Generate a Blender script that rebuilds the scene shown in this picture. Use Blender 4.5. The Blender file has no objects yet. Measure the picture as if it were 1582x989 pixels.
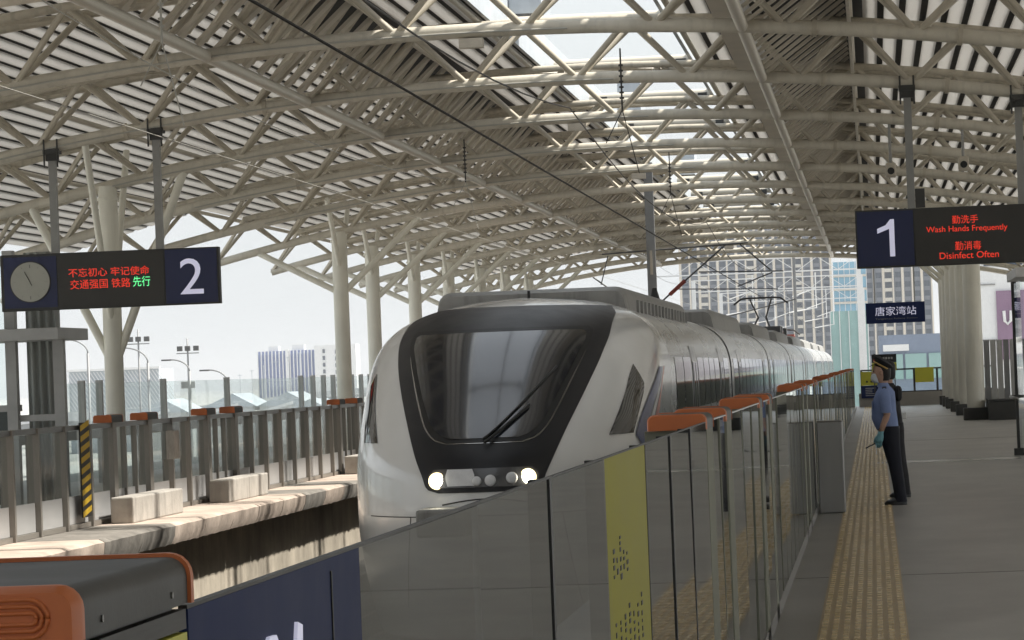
import bpy, math, random
from mathutils import Vector, Matrix
R = math.radians
random.seed(7)
scene = bpy.context.scene
col = scene.collection

# ------------------------------------------------------------------ camera
cam_d = bpy.data.cameras.new('camera'); cam = bpy.data.objects.new('camera', cam_d); col.objects.link(cam)
cam_d.sensor_width = 36.0; cam_d.lens = 36.0 * 6200 / 1582
cam_d.clip_start = 0.1; cam_d.clip_end = 40000
cy_ = Vector((559, -65.5, -6200)).normalized()
up_ = Vector((-.04, 1, 0)); cz_ = (up_ - cy_ * up_.dot(cy_)).normalized(); cx_ = cy_.cross(cz_)
m3 = Matrix((cx_, cy_, cz_))
cam.matrix_world = Matrix.Translation((0, 0, 1.7)) @ m3.to_4x4()
scene.camera = cam

# ------------------------------------------------------------------ sky, sun, exposure
SUN_EL, SUN_AZ = 55.5, 82.0          # azimuth clockwise from +Y: the sun stands to the right of the track
world = bpy.data.worlds.new('World'); scene.world = world; world.use_nodes = True
nt = world.node_tree; nt.nodes.clear()
out = nt.nodes.new('ShaderNodeOutputWorld'); bg = nt.nodes.new('ShaderNodeBackground')
sky = nt.nodes.new('ShaderNodeTexSky'); sky.sky_type = 'NISHITA'; sky.sun_disc = False
sky.sun_elevation = R(SUN_EL); sky.sun_rotation = R(SUN_AZ); sky.dust_density = 4.0; sky.air_density = 1.2
mixw = nt.nodes.new('ShaderNodeMix'); mixw.data_type = 'RGBA'; mixw.inputs[0].default_value = 0.85
mixw.inputs[7].default_value = (3.72, 3.92, 4.04, 1)      # thin even overcast
nt.links.new(sky.outputs[0], mixw.inputs[6]); nt.links.new(mixw.outputs[2], bg.inputs[0])
bg.inputs[1].default_value = 0.12
nt.links.new(bg.outputs[0], out.inputs[0])
sun_d = bpy.data.lights.new('sun', 'SUN'); sun_d.energy = 4.0; sun_d.angle = R(2.0); sun_d.color = (1, .95, .86)
sun = bpy.data.objects.new('sun', sun_d); col.objects.link(sun)
sd = Vector((math.sin(R(SUN_AZ)) * math.cos(R(SUN_EL)), math.cos(R(SUN_AZ)) * math.cos(R(SUN_EL)), math.sin(R(SUN_EL))))
sun.rotation_euler = sd.to_track_quat('Z', 'Y').to_euler()
vs = scene.view_settings
scene.display_settings.display_device = 'sRGB'
vs.view_transform = 'Standard'; vs.look = 'None'; vs.exposure = 0.98; vs.gamma = 1.0; vs.use_curve_mapping = False
scene.render.engine = 'CYCLES'
scene.cycles.use_denoising = True
scene.cycles.use_adaptive_sampling = True; scene.cycles.adaptive_threshold = .02
scene.cycles.max_bounces = 10; scene.cycles.diffuse_bounces = 5; scene.cycles.glossy_bounces = 4
scene.cycles.transparent_max_bounces = 24; scene.cycles.caustics_reflective = False; scene.cycles.caustics_refractive = False
scene.cycles.sample_clamp_indirect = 6

# ------------------------------------------------------------------ materials
M = {}
def mat(name, c, rough=.6, metal=0., var=.12, vs_=3.0, bump=0., bs=30., emit=None, es=0., coat=0., stretch=None, spec=.5, streak=0.):
    m = bpy.data.materials.new(name); m.use_nodes = True; n = m.node_tree.nodes; l = m.node_tree.links
    b = n['Principled BSDF']; b.inputs['Roughness'].default_value = rough; b.inputs['Metallic'].default_value = metal
    b.inputs['Specular IOR Level'].default_value = spec
    b.inputs['Coat Weight'].default_value = coat; b.inputs['Coat Roughness'].default_value = .08
    tc = n.new('ShaderNodeTexCoord'); mp = n.new('ShaderNodeMapping'); l.new(tc.outputs['Object'], mp.inputs[0])
    if stretch: mp.inputs['Scale'].default_value = stretch
    if var > 0:
        no = n.new('ShaderNodeTexNoise'); no.inputs['Scale'].default_value = vs_; no.inputs['Detail'].default_value = 6
        no.inputs['Roughness'].default_value = .65
        l.new(mp.outputs[0], no.inputs[0])
        mr = n.new('ShaderNodeMapRange'); mr.inputs[1].default_value = .3; mr.inputs[2].default_value = .7
        mr.inputs[3].default_value = 1 - var; mr.inputs[4].default_value = 1 + var
        l.new(no.outputs[0], mr.inputs[0])
        mx = n.new('ShaderNodeMix'); mx.data_type = 'RGBA'; mx.blend_type = 'MULTIPLY'; mx.inputs[0].default_value = 1
        mx.inputs[6].default_value = (*c, 1); l.new(mr.outputs[0], mx.inputs[7]); last = mx.outputs[2]
        if streak > 0:
            n2 = n.new('ShaderNodeTexNoise'); n2.inputs['Scale'].default_value = 9; n2.inputs['Detail'].default_value = 3
            mp2 = n.new('ShaderNodeMapping'); mp2.inputs['Scale'].default_value = (1, 1, .08); l.new(tc.outputs['Object'], mp2.inputs[0])
            l.new(mp2.outputs[0], n2.inputs[0])
            m2 = n.new('ShaderNodeMapRange'); m2.inputs[1].default_value = .5; m2.inputs[2].default_value = .68
            m2.inputs[3].default_value = 1; m2.inputs[4].default_value = 1 - streak; l.new(n2.outputs[0], m2.inputs[0])
            m3_ = n.new('ShaderNodeMix'); m3_.data_type = 'RGBA'; m3_.blend_type = 'MULTIPLY'; m3_.inputs[0].default_value = 1
            l.new(last, m3_.inputs[6]); l.new(m2.outputs[0], m3_.inputs[7]); last = m3_.outputs[2]
        l.new(last, b.inputs['Base Color'])
        rr = n.new('ShaderNodeMapRange'); rr.inputs[3].default_value = max(.02, rough * .8); rr.inputs[4].default_value = min(1, rough * 1.25)
        l.new(no.outputs[0], rr.inputs[0]); l.new(rr.outputs[0], b.inputs['Roughness'])
    else:
        b.inputs['Base Color'].default_value = (*c, 1)
    if bump > 0:
        nb = n.new('ShaderNodeTexNoise'); nb.inputs['Scale'].default_value = bs; nb.inputs['Detail'].default_value = 5
        l.new(mp.outputs[0], nb.inputs[0]); bp = n.new('ShaderNodeBump'); bp.inputs['Strength'].default_value = bump
        bp.inputs['Distance'].default_value = .02; l.new(nb.outputs[0], bp.inputs['Height']); l.new(bp.outputs[0], b.inputs['Normal'])
    if emit: b.inputs['Emission Color'].default_value = (*emit, 1); b.inputs['Emission Strength'].default_value = es
    M[name] = m; return m
def glass(name, tint=(.75, .8, .79), rough=.02, ior=1.5, boost=0.0):
    m = bpy.data.materials.new(name); m.use_nodes = True; n = m.node_tree.nodes; l = m.node_tree.links; n.clear()
    o = n.new('ShaderNodeOutputMaterial'); mx = n.new('ShaderNodeMixShader'); fr = n.new('ShaderNodeFresnel'); fr.inputs[0].default_value = ior
    t = n.new('ShaderNodeBsdfTransparent'); t.inputs[0].default_value = (*tint, 1)
    g = n.new('ShaderNodeBsdfGlossy'); g.inputs['Roughness'].default_value = rough; g.inputs[0].default_value = (.9, .92, .92, 1)
    ad = n.new('ShaderNodeMath'); ad.operation = 'ADD'; ad.inputs[1].default_value = boost; ad.use_clamp = True
    ge = n.new('ShaderNodeNewGeometry'); iv = n.new('ShaderNodeMath'); iv.operation = 'SUBTRACT'; iv.inputs[0].default_value = 1
    l.new(ge.outputs['Backfacing'], iv.inputs[1]); mu = n.new('ShaderNodeMath'); mu.operation = 'MULTIPLY'
    l.new(fr.outputs[0], ad.inputs[0]); l.new(ad.outputs[0], mu.inputs[0]); l.new(iv.outputs[0], mu.inputs[1]); l.new(mu.outputs[0], mx.inputs[0]); l.new(t.outputs[0], mx.inputs[1]); l.new(g.outputs[0], mx.inputs[2])
    l.new(mx.outputs[0], o.inputs[0]); M[name] = m; return m
mat('cream_steel', (.50, .455, .37), .45, var=.18, vs_=1.2, streak=.2)
mat('white_steel', (.60, .56, .475), .4, var=.14, vs_=1.4, streak=.12)
mat('deck_pale', (.64, .62, .59), .5, var=.12, vs_=.8, stretch=(1, .15, 1))
def translucent(name, f, c):
    m = M[name]; n = m.node_tree.nodes; l = m.node_tree.links; o = [x for x in n if x.type == 'OUTPUT_MATERIAL'][0]
    t = n.new('ShaderNodeBsdfTranslucent'); t.inputs[0].default_value = (*c, 1); mx = n.new('ShaderNodeMixShader'); mx.inputs[0].default_value = f
    l.new(n['Principled BSDF'].outputs[0], mx.inputs[1]); l.new(t.outputs[0], mx.inputs[2]); l.new(mx.outputs[0], o.inputs[0])
translucent('deck_pale', .38, (.86, .85, .83))
mat('deck_dark', (.016, .015, .014), .8, var=.2)
mat('fin_pale', (.52, .47, .39), .5, var=.14, vs_=1.0)
mat('bracket_dark', (.05, .05, .048), .6)
mat('panel_bluegrey', (.50, .54, .58), .45, var=.08)
mat('platform_floor', (.29, .28, .262), .36, var=.34, vs_=1.3, bump=.08, bs=45, stretch=(.7, .25, 1))
mat('pale_floor_band', (.42, .41, .38), .22, var=.1)
mat('tactile', (.44, .33, .17), .36, var=.14, vs_=2.5, bump=.05, bs=80)
mat('slab_edge', (.46, .38, .32), .8, var=.28, vs_=1.6, bump=.4, bs=12, streak=.07)
mat('slab_shaded_stained', (.20, .185, .165), .85, var=.35, vs_=2.0, bump=.4, bs=12, streak=.22)  # darker slabs: roof beam shadow put into the colour, with stain streaks
mat('slab_top', (.50, .38, .32), .75, var=.22, vs_=.9, bump=.15, bs=25)
mat('pit_wall', (.36, .32, .26), .9, var=.4, vs_=.8, bump=.4, bs=8, streak=.12)
mat('trackbed', (.13, .12, .105), .95, var=.4, vs_=2.5, bump=.8, bs=14)
mat('rail', (.18, .14, .11), .4, metal=.8)
mat('concrete_block', (.40, .375, .34), .8, var=.2, vs_=3, bump=.25, bs=30, streak=.15)
mat('stainless', (.23, .225, .215), .3, metal=.85, var=.12, vs_=2, stretch=(1, 1, .1))
mat('post_steel', (.22, .225, .18), .6, var=.12, vs_=2, spec=.12)
mat('side_glass', (.006, .006, .007), .04, var=0, spec=.5)
mat('steel_brown', (.26, .24, .215), .38, metal=.35, var=.15, vs_=2)
mat('frost_panel', (.42, .42, .42), .35, var=.06)
mat('orange', (.50, .135, .035), .45, var=.10, vs_=4)
mat('cap_grey', (.062, .062, .058), .5, var=.12, vs_=5, bump=.03, bs=120, spec=.22)
mat('hazard_yellow', (.70, .45, .02), .5, var=.1)
mat('black', (.012, .012, .012), .5, var=.1)
mat('navy', (.010, .017, .075), .35, var=.08)
mat('led_board', (.040, .038, .034), .45, var=.06)
mat('letter_white', (.62, .62, .74), .4, var=0, emit=(.62, .62, .8), es=.25)
mat('led_red', (.5, .02, .01), .5, var=0, emit=(1, .06, .03), es=.34)
mat('led_green', (.1, .6, .2), .5, var=0, emit=(.16, 1, .35), es=.5)
mat('clock_face', (.42, .42, .37), .4, var=.06)
mat('clock_mark', (.22, .22, .20), .4, var=0)
mat('post_grey', (.28, .28, .27), .45, metal=.3, var=.1)
mat('column_cream', (.74, .72, .63), .42, var=.08, vs_=1.0, streak=.08)
mat('train_white', (.80, .80, .785), .22, var=.04, vs_=.8, coat=.6)
mat('train_silver', (.56, .555, .54), .27, metal=.35, var=.07, vs_=.9, coat=.3, stretch=(1, .3, 1))
mat('train_dark', (.024, .024, .027), .42, var=.06, spec=.3)
mat('train_band', (.10, .10, .105), .22, var=.06, coat=.4)
mat('train_roof', (.30, .295, .28), .5, var=.14, vs_=2, streak=.25)
mat('train_glass', (.012, .014, .018), .07, var=0, coat=.5, spec=.8)
mat('windscreen_glass', (.022, .025, .032), .17, var=.1, vs_=1.5, coat=.55, spec=.9)
mat('train_seam', (.03, .03, .03), .6)
mat('trim_silver', (.5, .5, .5), .2, metal=.9, var=0)
mat('stripe_navy', (.02, .035, .14), .3, var=.05)
mat('stripe_orange', (.45, .11, .05), .3, var=.05)
mat('lamp_on', (1, .95, .8), .3, var=0, emit=(1, .93, .72), es=22)
mat('lamp_glass', (.80, .81, .83), .12, var=.08, vs_=10)
mat('insulator', (.22, .045, .03), .35)
mat('wire', (.028, .026, .024), .5, var=0)
mat('wire_pale', (.42, .41, .37), .5, var=0)
mat('mast_grey', (.24, .245, .25), .5, metal=.2, var=.12)
mat('galvanised', (.10, .10, .10), .5, metal=.4, var=.15)
mat('kiosk_grey', (.44, .44, .43), .45, metal=.0, var=.1)
mat('curtain_grey', (.42, .43, .41), .6, var=.15, stretch=(6, 6, .6))
mat('panel_green_dark', (.035, .05, .048), .25, var=.15)
mat('poster_yellow', (.56, .54, .05), .5, var=.05)
mat('poster_olive', (.36, .34, .06), .6, var=.06, spec=.15)
mat('poster_navy', (.022, .033, .10), .6, var=.05, spec=.12)
mat('end_wall', (.30, .28, .25), .6, var=.1)
mat('tower_cream', (.62, .56, .48), .8, var=.08)
mat('tower_grey', (.17, .19, .23), .7, var=.1)
mat('tower_glass', (.04, .055, .08), .12, var=.3, vs_=.2)
mat('tower_slab', (.55, .52, .47), .8, var=.05)
mat('blue_glass', (.22, .42, .56), .2, var=.15, vs_=.1)
mat('mint_glass', (.26, .40, .39), .25, var=.12, vs_=.2)
mat('bluegrey_wall', (.19, .23, .31), .5, var=.08)
mat('bright_white', (.74, .74, .74), .6, var=.05)
mat('stripe_blue', (.12, .17, .38), .5, var=.08)
mat('purple_ad', (.24, .15, .23), .4, var=.06)
mat('ground', (.40, .40, .385), .95, var=.25, vs_=.02)
mat('road', (.30, .31, .32), .85, var=.15, vs_=.1)
mat('road_white', (.55, .56, .57), .7, var=.08)
mat('roof_tin', (.44, .48, .52), .5, var=.12, vs_=.2)
mat('foliage', (.06, .085, .05), .8, var=.35, vs_=2)
mat('skin', (.50, .31, .23), .55, var=.06)
mat('shirt_blue', (.21, .28, .50), .8, var=.08, vs_=8, bump=.25, bs=14)
mat('trouser_dark', (.010, .012, .022), .8, var=.15)
mat('shoe_black', (.01, .01, .01), .3, var=0)
mat('hair', (.012, .010, .010), .6, var=.2)
mat('mask_white', (.62, .66, .70), .7, var=.04)
mat('glove_blue', (.16, .36, .42), .6, var=.06)
mat('gold', (.55, .38, .12), .35, metal=.5, var=0)
mat('dark_cloth', (.022, .022, .026), .8, var=.2)
glass('glass_clear', (.93, .965, .96), .02, 1.25)
glass('glass_smoke', (.56, .58, .60), .025, 1.5, .07)
glass('glass_left', (.90, .93, .925), .03, 1.45, .02)

# ------------------------------------------------------------------ builders
WM = {}
def link(o, parent=None, mw=None):
    col.objects.link(o); mw = mw if mw is not None else Matrix.Identity(4)
    if parent is not None:
        o.parent = parent; o.matrix_parent_inverse = WM[parent.name].inverted()
    o.matrix_basis = mw; WM[o.name] = mw.copy(); return o
def tag(o, label=None, cat=None, group=None, kind=None):
    if label: o['label'] = label
    if cat: o['category'] = cat
    if group: o['group'] = group
    if kind: o['kind'] = kind
    return o
def thing(name, loc, label, cat, group=None):
    o = bpy.data.objects.new(name, None); o.empty_display_size = .2
    link(o, None, Matrix.Translation(loc)); return tag(o, label, cat, group)
def frame(d):
    d = d.normalized(); a = Vector((0, 0, 1)) if abs(d.z) < .95 else Vector((0, 1, 0))
    u = d.cross(a).normalized(); v = u.cross(d); return u, v, d
class MB:
    def __init__(s): s.v = []; s.f = []
    def box(s, x0, x1, y0, y1, z0, z1):
        b = len(s.v); s.v += [(x, y, z) for z in (z0, z1) for y in (y0, y1) for x in (x0, x1)]
        s.f += [tuple(b + i for i in q) for q in ((0, 2, 3, 1), (4, 5, 7, 6), (0, 1, 5, 4), (2, 6, 7, 3), (0, 4, 6, 2), (1, 3, 7, 5))]; return s
    def bar(s, p, q, w, h):
        p, q = Vector(p), Vector(q); u, v, d = frame(q - p); b = len(s.v)
        for c in (p, q): s.v += [tuple(c + u * a * w / 2 + v * e * h / 2) for a, e in ((-1, -1), (1, -1), (1, 1), (-1, 1))]
        s.f += [tuple(b + i for i in k) for k in ((0, 3, 2, 1), (4, 5, 6, 7), (0, 1, 5, 4), (1, 2, 6, 5), (2, 3, 7, 6), (3, 0, 4, 7))]; return s
    def path(s, pts, r, n=8, cap=True):
        pts = [Vector(p) for p in pts]; b0 = len(s.v); rr = r if isinstance(r, (list, tuple)) else [r] * len(pts)
        for i, p in enumerate(pts):
            d = (pts[min(i + 1, len(pts) - 1)] - pts[max(i - 1, 0)]); u, v, d = frame(d)
            s.v += [tuple(p + (u * math.cos(2 * math.pi * k / n) + v * math.sin(2 * math.pi * k / n)) * rr[i]) for k in range(n)]
        for i in range(len(pts) - 1):
            for k in range(n):
                a = b0 + i * n + k; c = b0 + i * n + (k + 1) % n; s.f.append((a, c, c + n, a + n))
        if cap: s.f.append(tuple(b0 + k for k in range(n))[::-1]); s.f.append(tuple(b0 + (len(pts) - 1) * n + k for k in range(n)))
        return s
    def loft(s, rings, cap=True):
        n = len(rings[0]); b0 = len(s.v)
        for r in rings: s.v += [tuple(p) for p in r]
        for i in range(len(rings) - 1):
            for k in range(n):
                a = b0 + i * n + k; c = b0 + i * n + (k + 1) % n; s.f.append((a, c, c + n, a + n))
        if cap: s.f.append(tuple(b0 + k for k in range(n))[::-1]); s.f.append(tuple(b0 + (len(rings) - 1) * n + k for k in range(n)))
        return s
    def grid(s, rows, flip=False):
        b0 = len(s.v); n = len(rows[0])
        for r in rows: s.v += [tuple(p) for p in r]
        for i in range(len(rows) - 1):
            for k in range(n - 1):
                a = b0 + i * n + k; q = (a, a + 1, a + n + 1, a + n); s.f.append(q[::-1] if flip else q)
        return s
    def poly(s, pts, dvec):                     # prism from a planar outline
        b = len(s.v); n = len(pts); dv = Vector(dvec)
        s.v += [tuple(p) for p in pts] + [tuple(Vector(p) + dv) for p in pts]
        s.f.append(tuple(range(b, b + n))[::-1]); s.f.append(tuple(range(b + n, b + 2 * n)))
        for k in range(n): s.f.append((b + k, b + (k + 1) % n, b + n + (k + 1) % n, b + n + k))
        return s
    def mesh(s, name, m, smooth=False, bevel=0.):
        me = bpy.data.meshes.new(name); me.from_pydata(s.v, [], s.f); me.materials.append(M[m]); me.update()
        if smooth:
            for p in me.polygons: p.use_smooth = True
        return me
    def build(s, name, m, parent=None, smooth=False, bevel=0., seg=2, auto=None):
        o = bpy.data.objects.new(name, s.mesh(name, m, smooth)); link(o, parent)
        if smooth and auto: o.data.set_sharp_from_angle(angle=R(auto))
        if bevel > 0:
            b = o.modifiers.new('bevel', 'BEVEL'); b.width = bevel; b.segments = seg; b.limit_method = 'ANGLE'; b.angle_limit = R(40)
        return o
_sh = {}
def shared(kind, m):
    k = (kind, m)
    if k not in _sh:
        b = MB()
        if kind == 'box': b.box(-.5, .5, -.5, .5, -.5, .5)
        elif kind == 'tube': b.path([(0, 0, 0), (0, 0, 1)], 1, 10)
        _sh[k] = b.mesh('unit_' + kind, m, kind == 'tube')
        if kind == 'tube': _sh[k].set_sharp_from_angle(angle=R(50))
    return _sh[k]
def ibox(name, x0, x1, y0, y1, z0, z1, m, parent):
    o = bpy.data.objects.new(name, shared('box', m))
    return link(o, parent, Matrix.Translation(((x0 + x1) / 2, (y0 + y1) / 2, (z0 + z1) / 2)) @ Matrix.Diagonal((x1 - x0, y1 - y0, z1 - z0, 1)))
def ibar(name, p, q, w, h, m, parent):           # shared box along p-q
    p, q = Vector(p), Vector(q); u, v, d = frame(q - p); L = (q - p).length
    mw = Matrix((u * w, v * h, d * L)).transposed().to_4x4(); mw.translation = (p + q) / 2
    return link(bpy.data.objects.new(name, shared('box', m)), parent, mw)
def itube(name, p, q, r, m, parent):
    p, q = Vector(p), Vector(q); u, v, d = frame(q - p); L = (q - p).length
    mw = Matrix((u * r, v * r, d * L)).transposed().to_4x4(); mw.translation = p
    return link(bpy.data.objects.new(name, shared('tube', m)), parent, mw)
def text(name, body, x0, x1, z0, z1, y, m, parent, depth=.004, slant=0., axis='front'):
    cu = bpy.data.curves.new('lettering', 'FONT'); cu.body = body; cu.size = 1; cu.extrude = .01; cu.resolution_u = 4
    t = bpy.data.objects.new('lettering', cu); col.objects.link(t)
    dg = bpy.context.evaluated_depsgraph_get(); dg.update()
    me = bpy.data.meshes.new_from_object(t.evaluated_get(dg)); bpy.data.objects.remove(t)
    xs = [v.co.x for v in me.vertices]; ys = [v.co.y for v in me.vertices]
    ax, bx, ay, by = min(xs), max(xs), min(ys), max(ys)
    for v in me.vertices:
        X = x0 + (v.co.x - ax) / (bx - ax) * (x1 - x0); Z = z0 + (v.co.y - ay) / (by - ay) * (z1 - z0)
        v.co = (X, y - v.co.z / .01 * depth / 2, Z)
    me.materials.clear(); me.materials.append(M[m])
    return link(bpy.data.objects.new(name, me), parent)

# ================================================================== SETTING
def struct(name, mb, m, parent=None, **k):
    return tag(mb.build(name, m, parent, **k), kind='structure') if parent is None else mb.build(name, m, parent, **k)
GZ = -9.0
struct('ground', MB().box(-9000, 9000, -3000, 16000, GZ - 1, GZ), 'ground')
pl = struct('near_platform', MB().box(-2.2, 14, -25, 158, -1.6, 0), 'platform_floor')
struct('pale_floor_band', MB().box(-.05, 2.4, 67.4, 68.5, .001, .005), 'pale_floor_band', pl)  # paler, smoother band across the platform floor
struct('trackbed', MB().box(-9.5, -2.2, -25, 420, -2.2, -1.55), 'trackbed')
for x in (-4.0, -7.2):
    for s in (-.7175, .7175):
        b = MB(); b.box(x + s - .036, x + s + .036, -25, 420, -1.27, -1.235); b.box(x + s - .012, x + s + .012, -25, 420, -1.52, -1.27); b.box(x + s - .07, x + s + .07, -25, 420, -1.545, -1.52)
        tag(b.build('rail', 'rail'), kind='structure')
fp = struct('far_platform', MB().box(-17, -9.46, -25, 170, -1.6, -.27), 'pit_wall')
mat('far_floor', (.46, .44, .41), .5, var=.12, vs_=.6)
struct('platform_deck', MB().box(-17, -10.15, -25, 170, -.268, 0), 'far_floor', fp)
y = 20.0; k = 0
rl = random.Random(3)
while y < 120:
    L = 2.35; dark = k in (11, 12, 18) 
    if abs(y + L / 2 - 47.2) < 1.0 or abs(y + L / 2 - 69) < .9 or abs(y + L / 2 - 55.5) < .4: dark = True
    # edge slab with a ragged nose
    rows = []
    ph = [rl.uniform(0, 6.28) for _ in range(4)]
    for j in range(25):
        yy = y + .012 + (L - .024) * j / 24; e = .008 * math.sin(5 * yy + ph[0]) + .005 * math.sin(17 * yy + ph[1]); g = .004 * math.sin(3.1 * yy + ph[2]) + .005 * math.sin(11 * yy + ph[3]) + rl.uniform(-.005, .005)
        rows.append([(-10.15, yy, -.26), (-10.15, yy, .0), (-9.0 + e, yy, .0), (-8.93 + e, yy, -.035 + e * .5), (-8.95 + g, yy, -.16), (-9.0 + g, yy, -.265 - abs(g)), (-9.44, yy, -.262)])
    MB().loft(rows).build('edge_slab', 'slab_shaded_stained' if dark else 'slab_edge', fp, True, auto=35); y += L; k += 1
mat('groove', (.20, .19, .18), .8)
for yv in (32.1, 86.1, 122.1): ibox('paving_joint', -.69, 14, yv, yv + .012, .0005, .003, 'groove', pl)
# tactile paving
tp = struct('tactile_strip', MB().box(-.42, .15, 5, 154, .0, .004), 'tactile', None)
mat('tactile_ridge', (.72, .55, .29), .26, var=.18, vs_=4, bump=.05, bs=80)
for i in range(8):
    x = -.42 + .018 + i * .0715; b = MB(); yv = 18.0
    while yv < 154: b.box(x, x + .036, yv, yv + .265, .0035, .0095); yv += .30
    b.build('tactile_ridge', 'tactile_ridge', tp)['kind'] = 'stuff'

# ================================================================== STATION ROOF
XC = -4.4
def zc(x): return 6.06 - .0111 * (x - XC) ** 2
TY = [50.1 + 9 * k for k in range(-2, 13)]
roof = thing('station_roof', (XC, 50, 0), 'arched cream steel truss roof with ribbed ceiling covering both platforms', 'roof')
XL, XR = -15.6, 12.2

ind = 0; webs_far = MB()
for k, ty in enumerate(TY):
    XL = -18.86 if ty < 88 else -15.6; nodes = [XL + 1.63 * i for i in range(19)]
    pts = [(x, ty, zc(x)) for x in [XL + (XR - XL) * i / 40 for i in range(41)]]
    tr = MB().path(pts, .092, 12).build('truss', 'white_steel', roof, True, auto=60)
    tag(tr, 'arched roof truss')
    for dy in (-.55, .55):
        MB().path([(x, ty + dy, zc(x) + .82) for x in [XL + .8 + (XR - XL - .8) * i / 30 for i in range(31)]], .06, 8).build('upper_chord', 'cream_steel', tr, True, auto=60)
    for i, x in enumerate(nodes[:-1]):
        a = Vector((x, ty, zc(x))); xm = x + .815
        for xx, sgn in ((xm, 1), (xm, -1)):
            q = Vector((xx, ty + .55 * sgn, zc(xx) + .82)); a2 = Vector((nodes[i + 1], ty, zc(nodes[i + 1])))
            if ind < 296 and 1 <= k <= 6 and -12.5 < x < 4:
                itube('web_member', a, q, .045, 'cream_steel', tr); itube('web_member', a2, q, .045, 'cream_steel', tr); ind += 2
            else:
                webs_far.path([a, q], .045, 6); webs_far.path([a2, q], .045, 6)
    for i, x in enumerate(nodes[:-1]):
        xa, xb = x + .815, x + .815 + 1.63
        if xb < XR: webs_far.path([(xa, ty - .55, zc(xa) + .82), (xb, ty + .55, zc(xb) + .82)], .035, 6); webs_far.path([(xa, ty + .55, zc(xa) + .82), (xa, ty - .55, zc(xa) + .82)], .035, 6)
webs_far.build('web_members', 'cream_steel', roof, True, auto=60)['kind'] = 'stuff'
for k in (2, 3, 4, 5, 6):
    ty = TY[k]
    MB().path([(x, ty - .11, zc(x) - .03) for x in [-13 + .55 * i for i in range(18)]], .014, 6).build('conduit', 'wire_pale', roof)
    for x in (-11.0, -8.9, -.6, 1.2, 3.4): MB().path([(x, ty, zc(x)), (x + .06, ty, zc(x + .06))], .118, 14).build('weld_collar', 'cream_steel', roof, True, auto=50)
# purlins between upper chords (transverse struts) and the two long lower ties
for x, r in ((-8.23, .08), (-1.47, .08)):
    itube('longitudinal_tie', (x, 23, zc(x) - .01), (x, 159, zc(x) - .01), r, 'white_steel', roof)
for x in (-15.1, -12.85, -6.9, -5.62, -2.75, -.15, 2.9, 7):
    itube('purlin', (x, 23, zc(x) + .91), (x, 159, zc(x) + .91), .045, 'cream_steel', roof)
# ribbed ceiling: long pale strips with dark joints over a dark sheet
Y0R, Y1R = -25, 160
x = -18.3
while x < 12.0:
    c = x + .155; y1 = 91.0 if c < -15.3 else Y1R
    if not (-8.2 < c < -6.95 or -5.55 < c < -2.85 or -1.45 < c < -.15):
        for nm, xa, xb, h, th, m in (('ceiling_strip', c - .107, c + .107, 1.0, .02, 'deck_pale'), ('ceiling_joint', c + .095, c + .215, 1.023, .03, 'deck_dark')):
            sec = [(xa, zc(xa) + h), (xb, zc(xb) + h), (xb, zc(xb) + h + th), (xa, zc(xa) + h + th)]
            MB().loft([[(p[0], yy, p[1]) for p in sec] for yy in (Y0R, y1)]).build(nm, m, roof)
    x += .31
for a, b_ in ((-8.4, -6.7), (-1.65, .16)):
    n = 6; rows = [[(a + (b_ - a) * i / n, yy, zc(a + (b_ - a) * i / n) + 1.10) for i in range(n + 1)] for yy in (Y0R, Y1R)]
    rows2 = [[(p[0], p[1], p[2] + .12) for p in r] for r in rows]
    b = MB(); b.grid(rows, True); b.grid(rows2); b.build('roof_sheet', 'deck_dark', roof)
# slanted louvre planks above the two ties
far = MB(); cnt = 0
yy = 24.0
plist = []
while yy < 158:
    plist.append(((-8.16, yy, zc(-8.2) + .05), (-7.02, yy, zc(-7.1) + 1.02), .34, .05)); yy += 1.25
yy = 24.0
while yy < 158:
    plist.append(((-1.40, yy, zc(-1.4) + .05), (-.22, yy, zc(-.3) + 1.0), .15, .042)); yy += 1.0
plist.sort(key=lambda p: p[0][1])
def plank_bar(p, q, wy, th):
    p, q = Vector(p), Vector(q); d = (q - p); L = d.length; d.normalize(); u = Vector((0, 1, 0)); v = d.cross(u)
    return p, q, u, v, d, L
for p, q, wy, th in plist:
    p, q, u, v, d, L = plank_bar(p, q, wy, th)
    if cnt < 298 and 36 < p.y:
        mw = Matrix((u * wy, v * th, d * L)).transposed().to_4x4(); mw.translation = (p + q) / 2
        link(bpy.data.objects.new('louvre_plank', shared('box', 'fin_pale')), roof, mw); cnt += 1
    else:
        b0 = len(far.v)
        for c in (p, q): far.v += [tuple(c + u * a * wy / 2 + v * e * th / 2) for a, e in ((-1, -1), (1, -1), (1, 1), (-1, 1))]
        far.f += [tuple(b0 + i for i in k_) for k_ in ((0, 3, 2, 1), (4, 5, 6, 7), (0, 1, 5, 4), (1, 2, 6, 5), (2, 3, 7, 6), (3, 0, 4, 7))]
far.build('louvre_planks', 'fin_pale', roof)['kind'] = 'stuff'
# lattice bars crossing behind the left planks
cross = MB(); yy = 36.0
while yy < 158:
    cross.bar((-8.1, yy + .6, zc(-8.2) + .1), (-7.1, yy - .5, zc(-7.1) + 1.0), .09, .05); yy += 1.25
cross.build('lattice_bars', 'cream_steel', roof)['kind'] = 'stuff'
MB().bar((-.16, 23, zc(-.2) + .8), (-.16, 159, zc(-.2) + .8), .05, .45).build('edge_board', 'white_steel', roof)
MB().bar((-1.75, 23, zc(-1.6) + .35), (-1.75, 159, zc(-1.6) + .35), .34, .02).build('gutter_sheet', 'fin_pale', roof)
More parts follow.
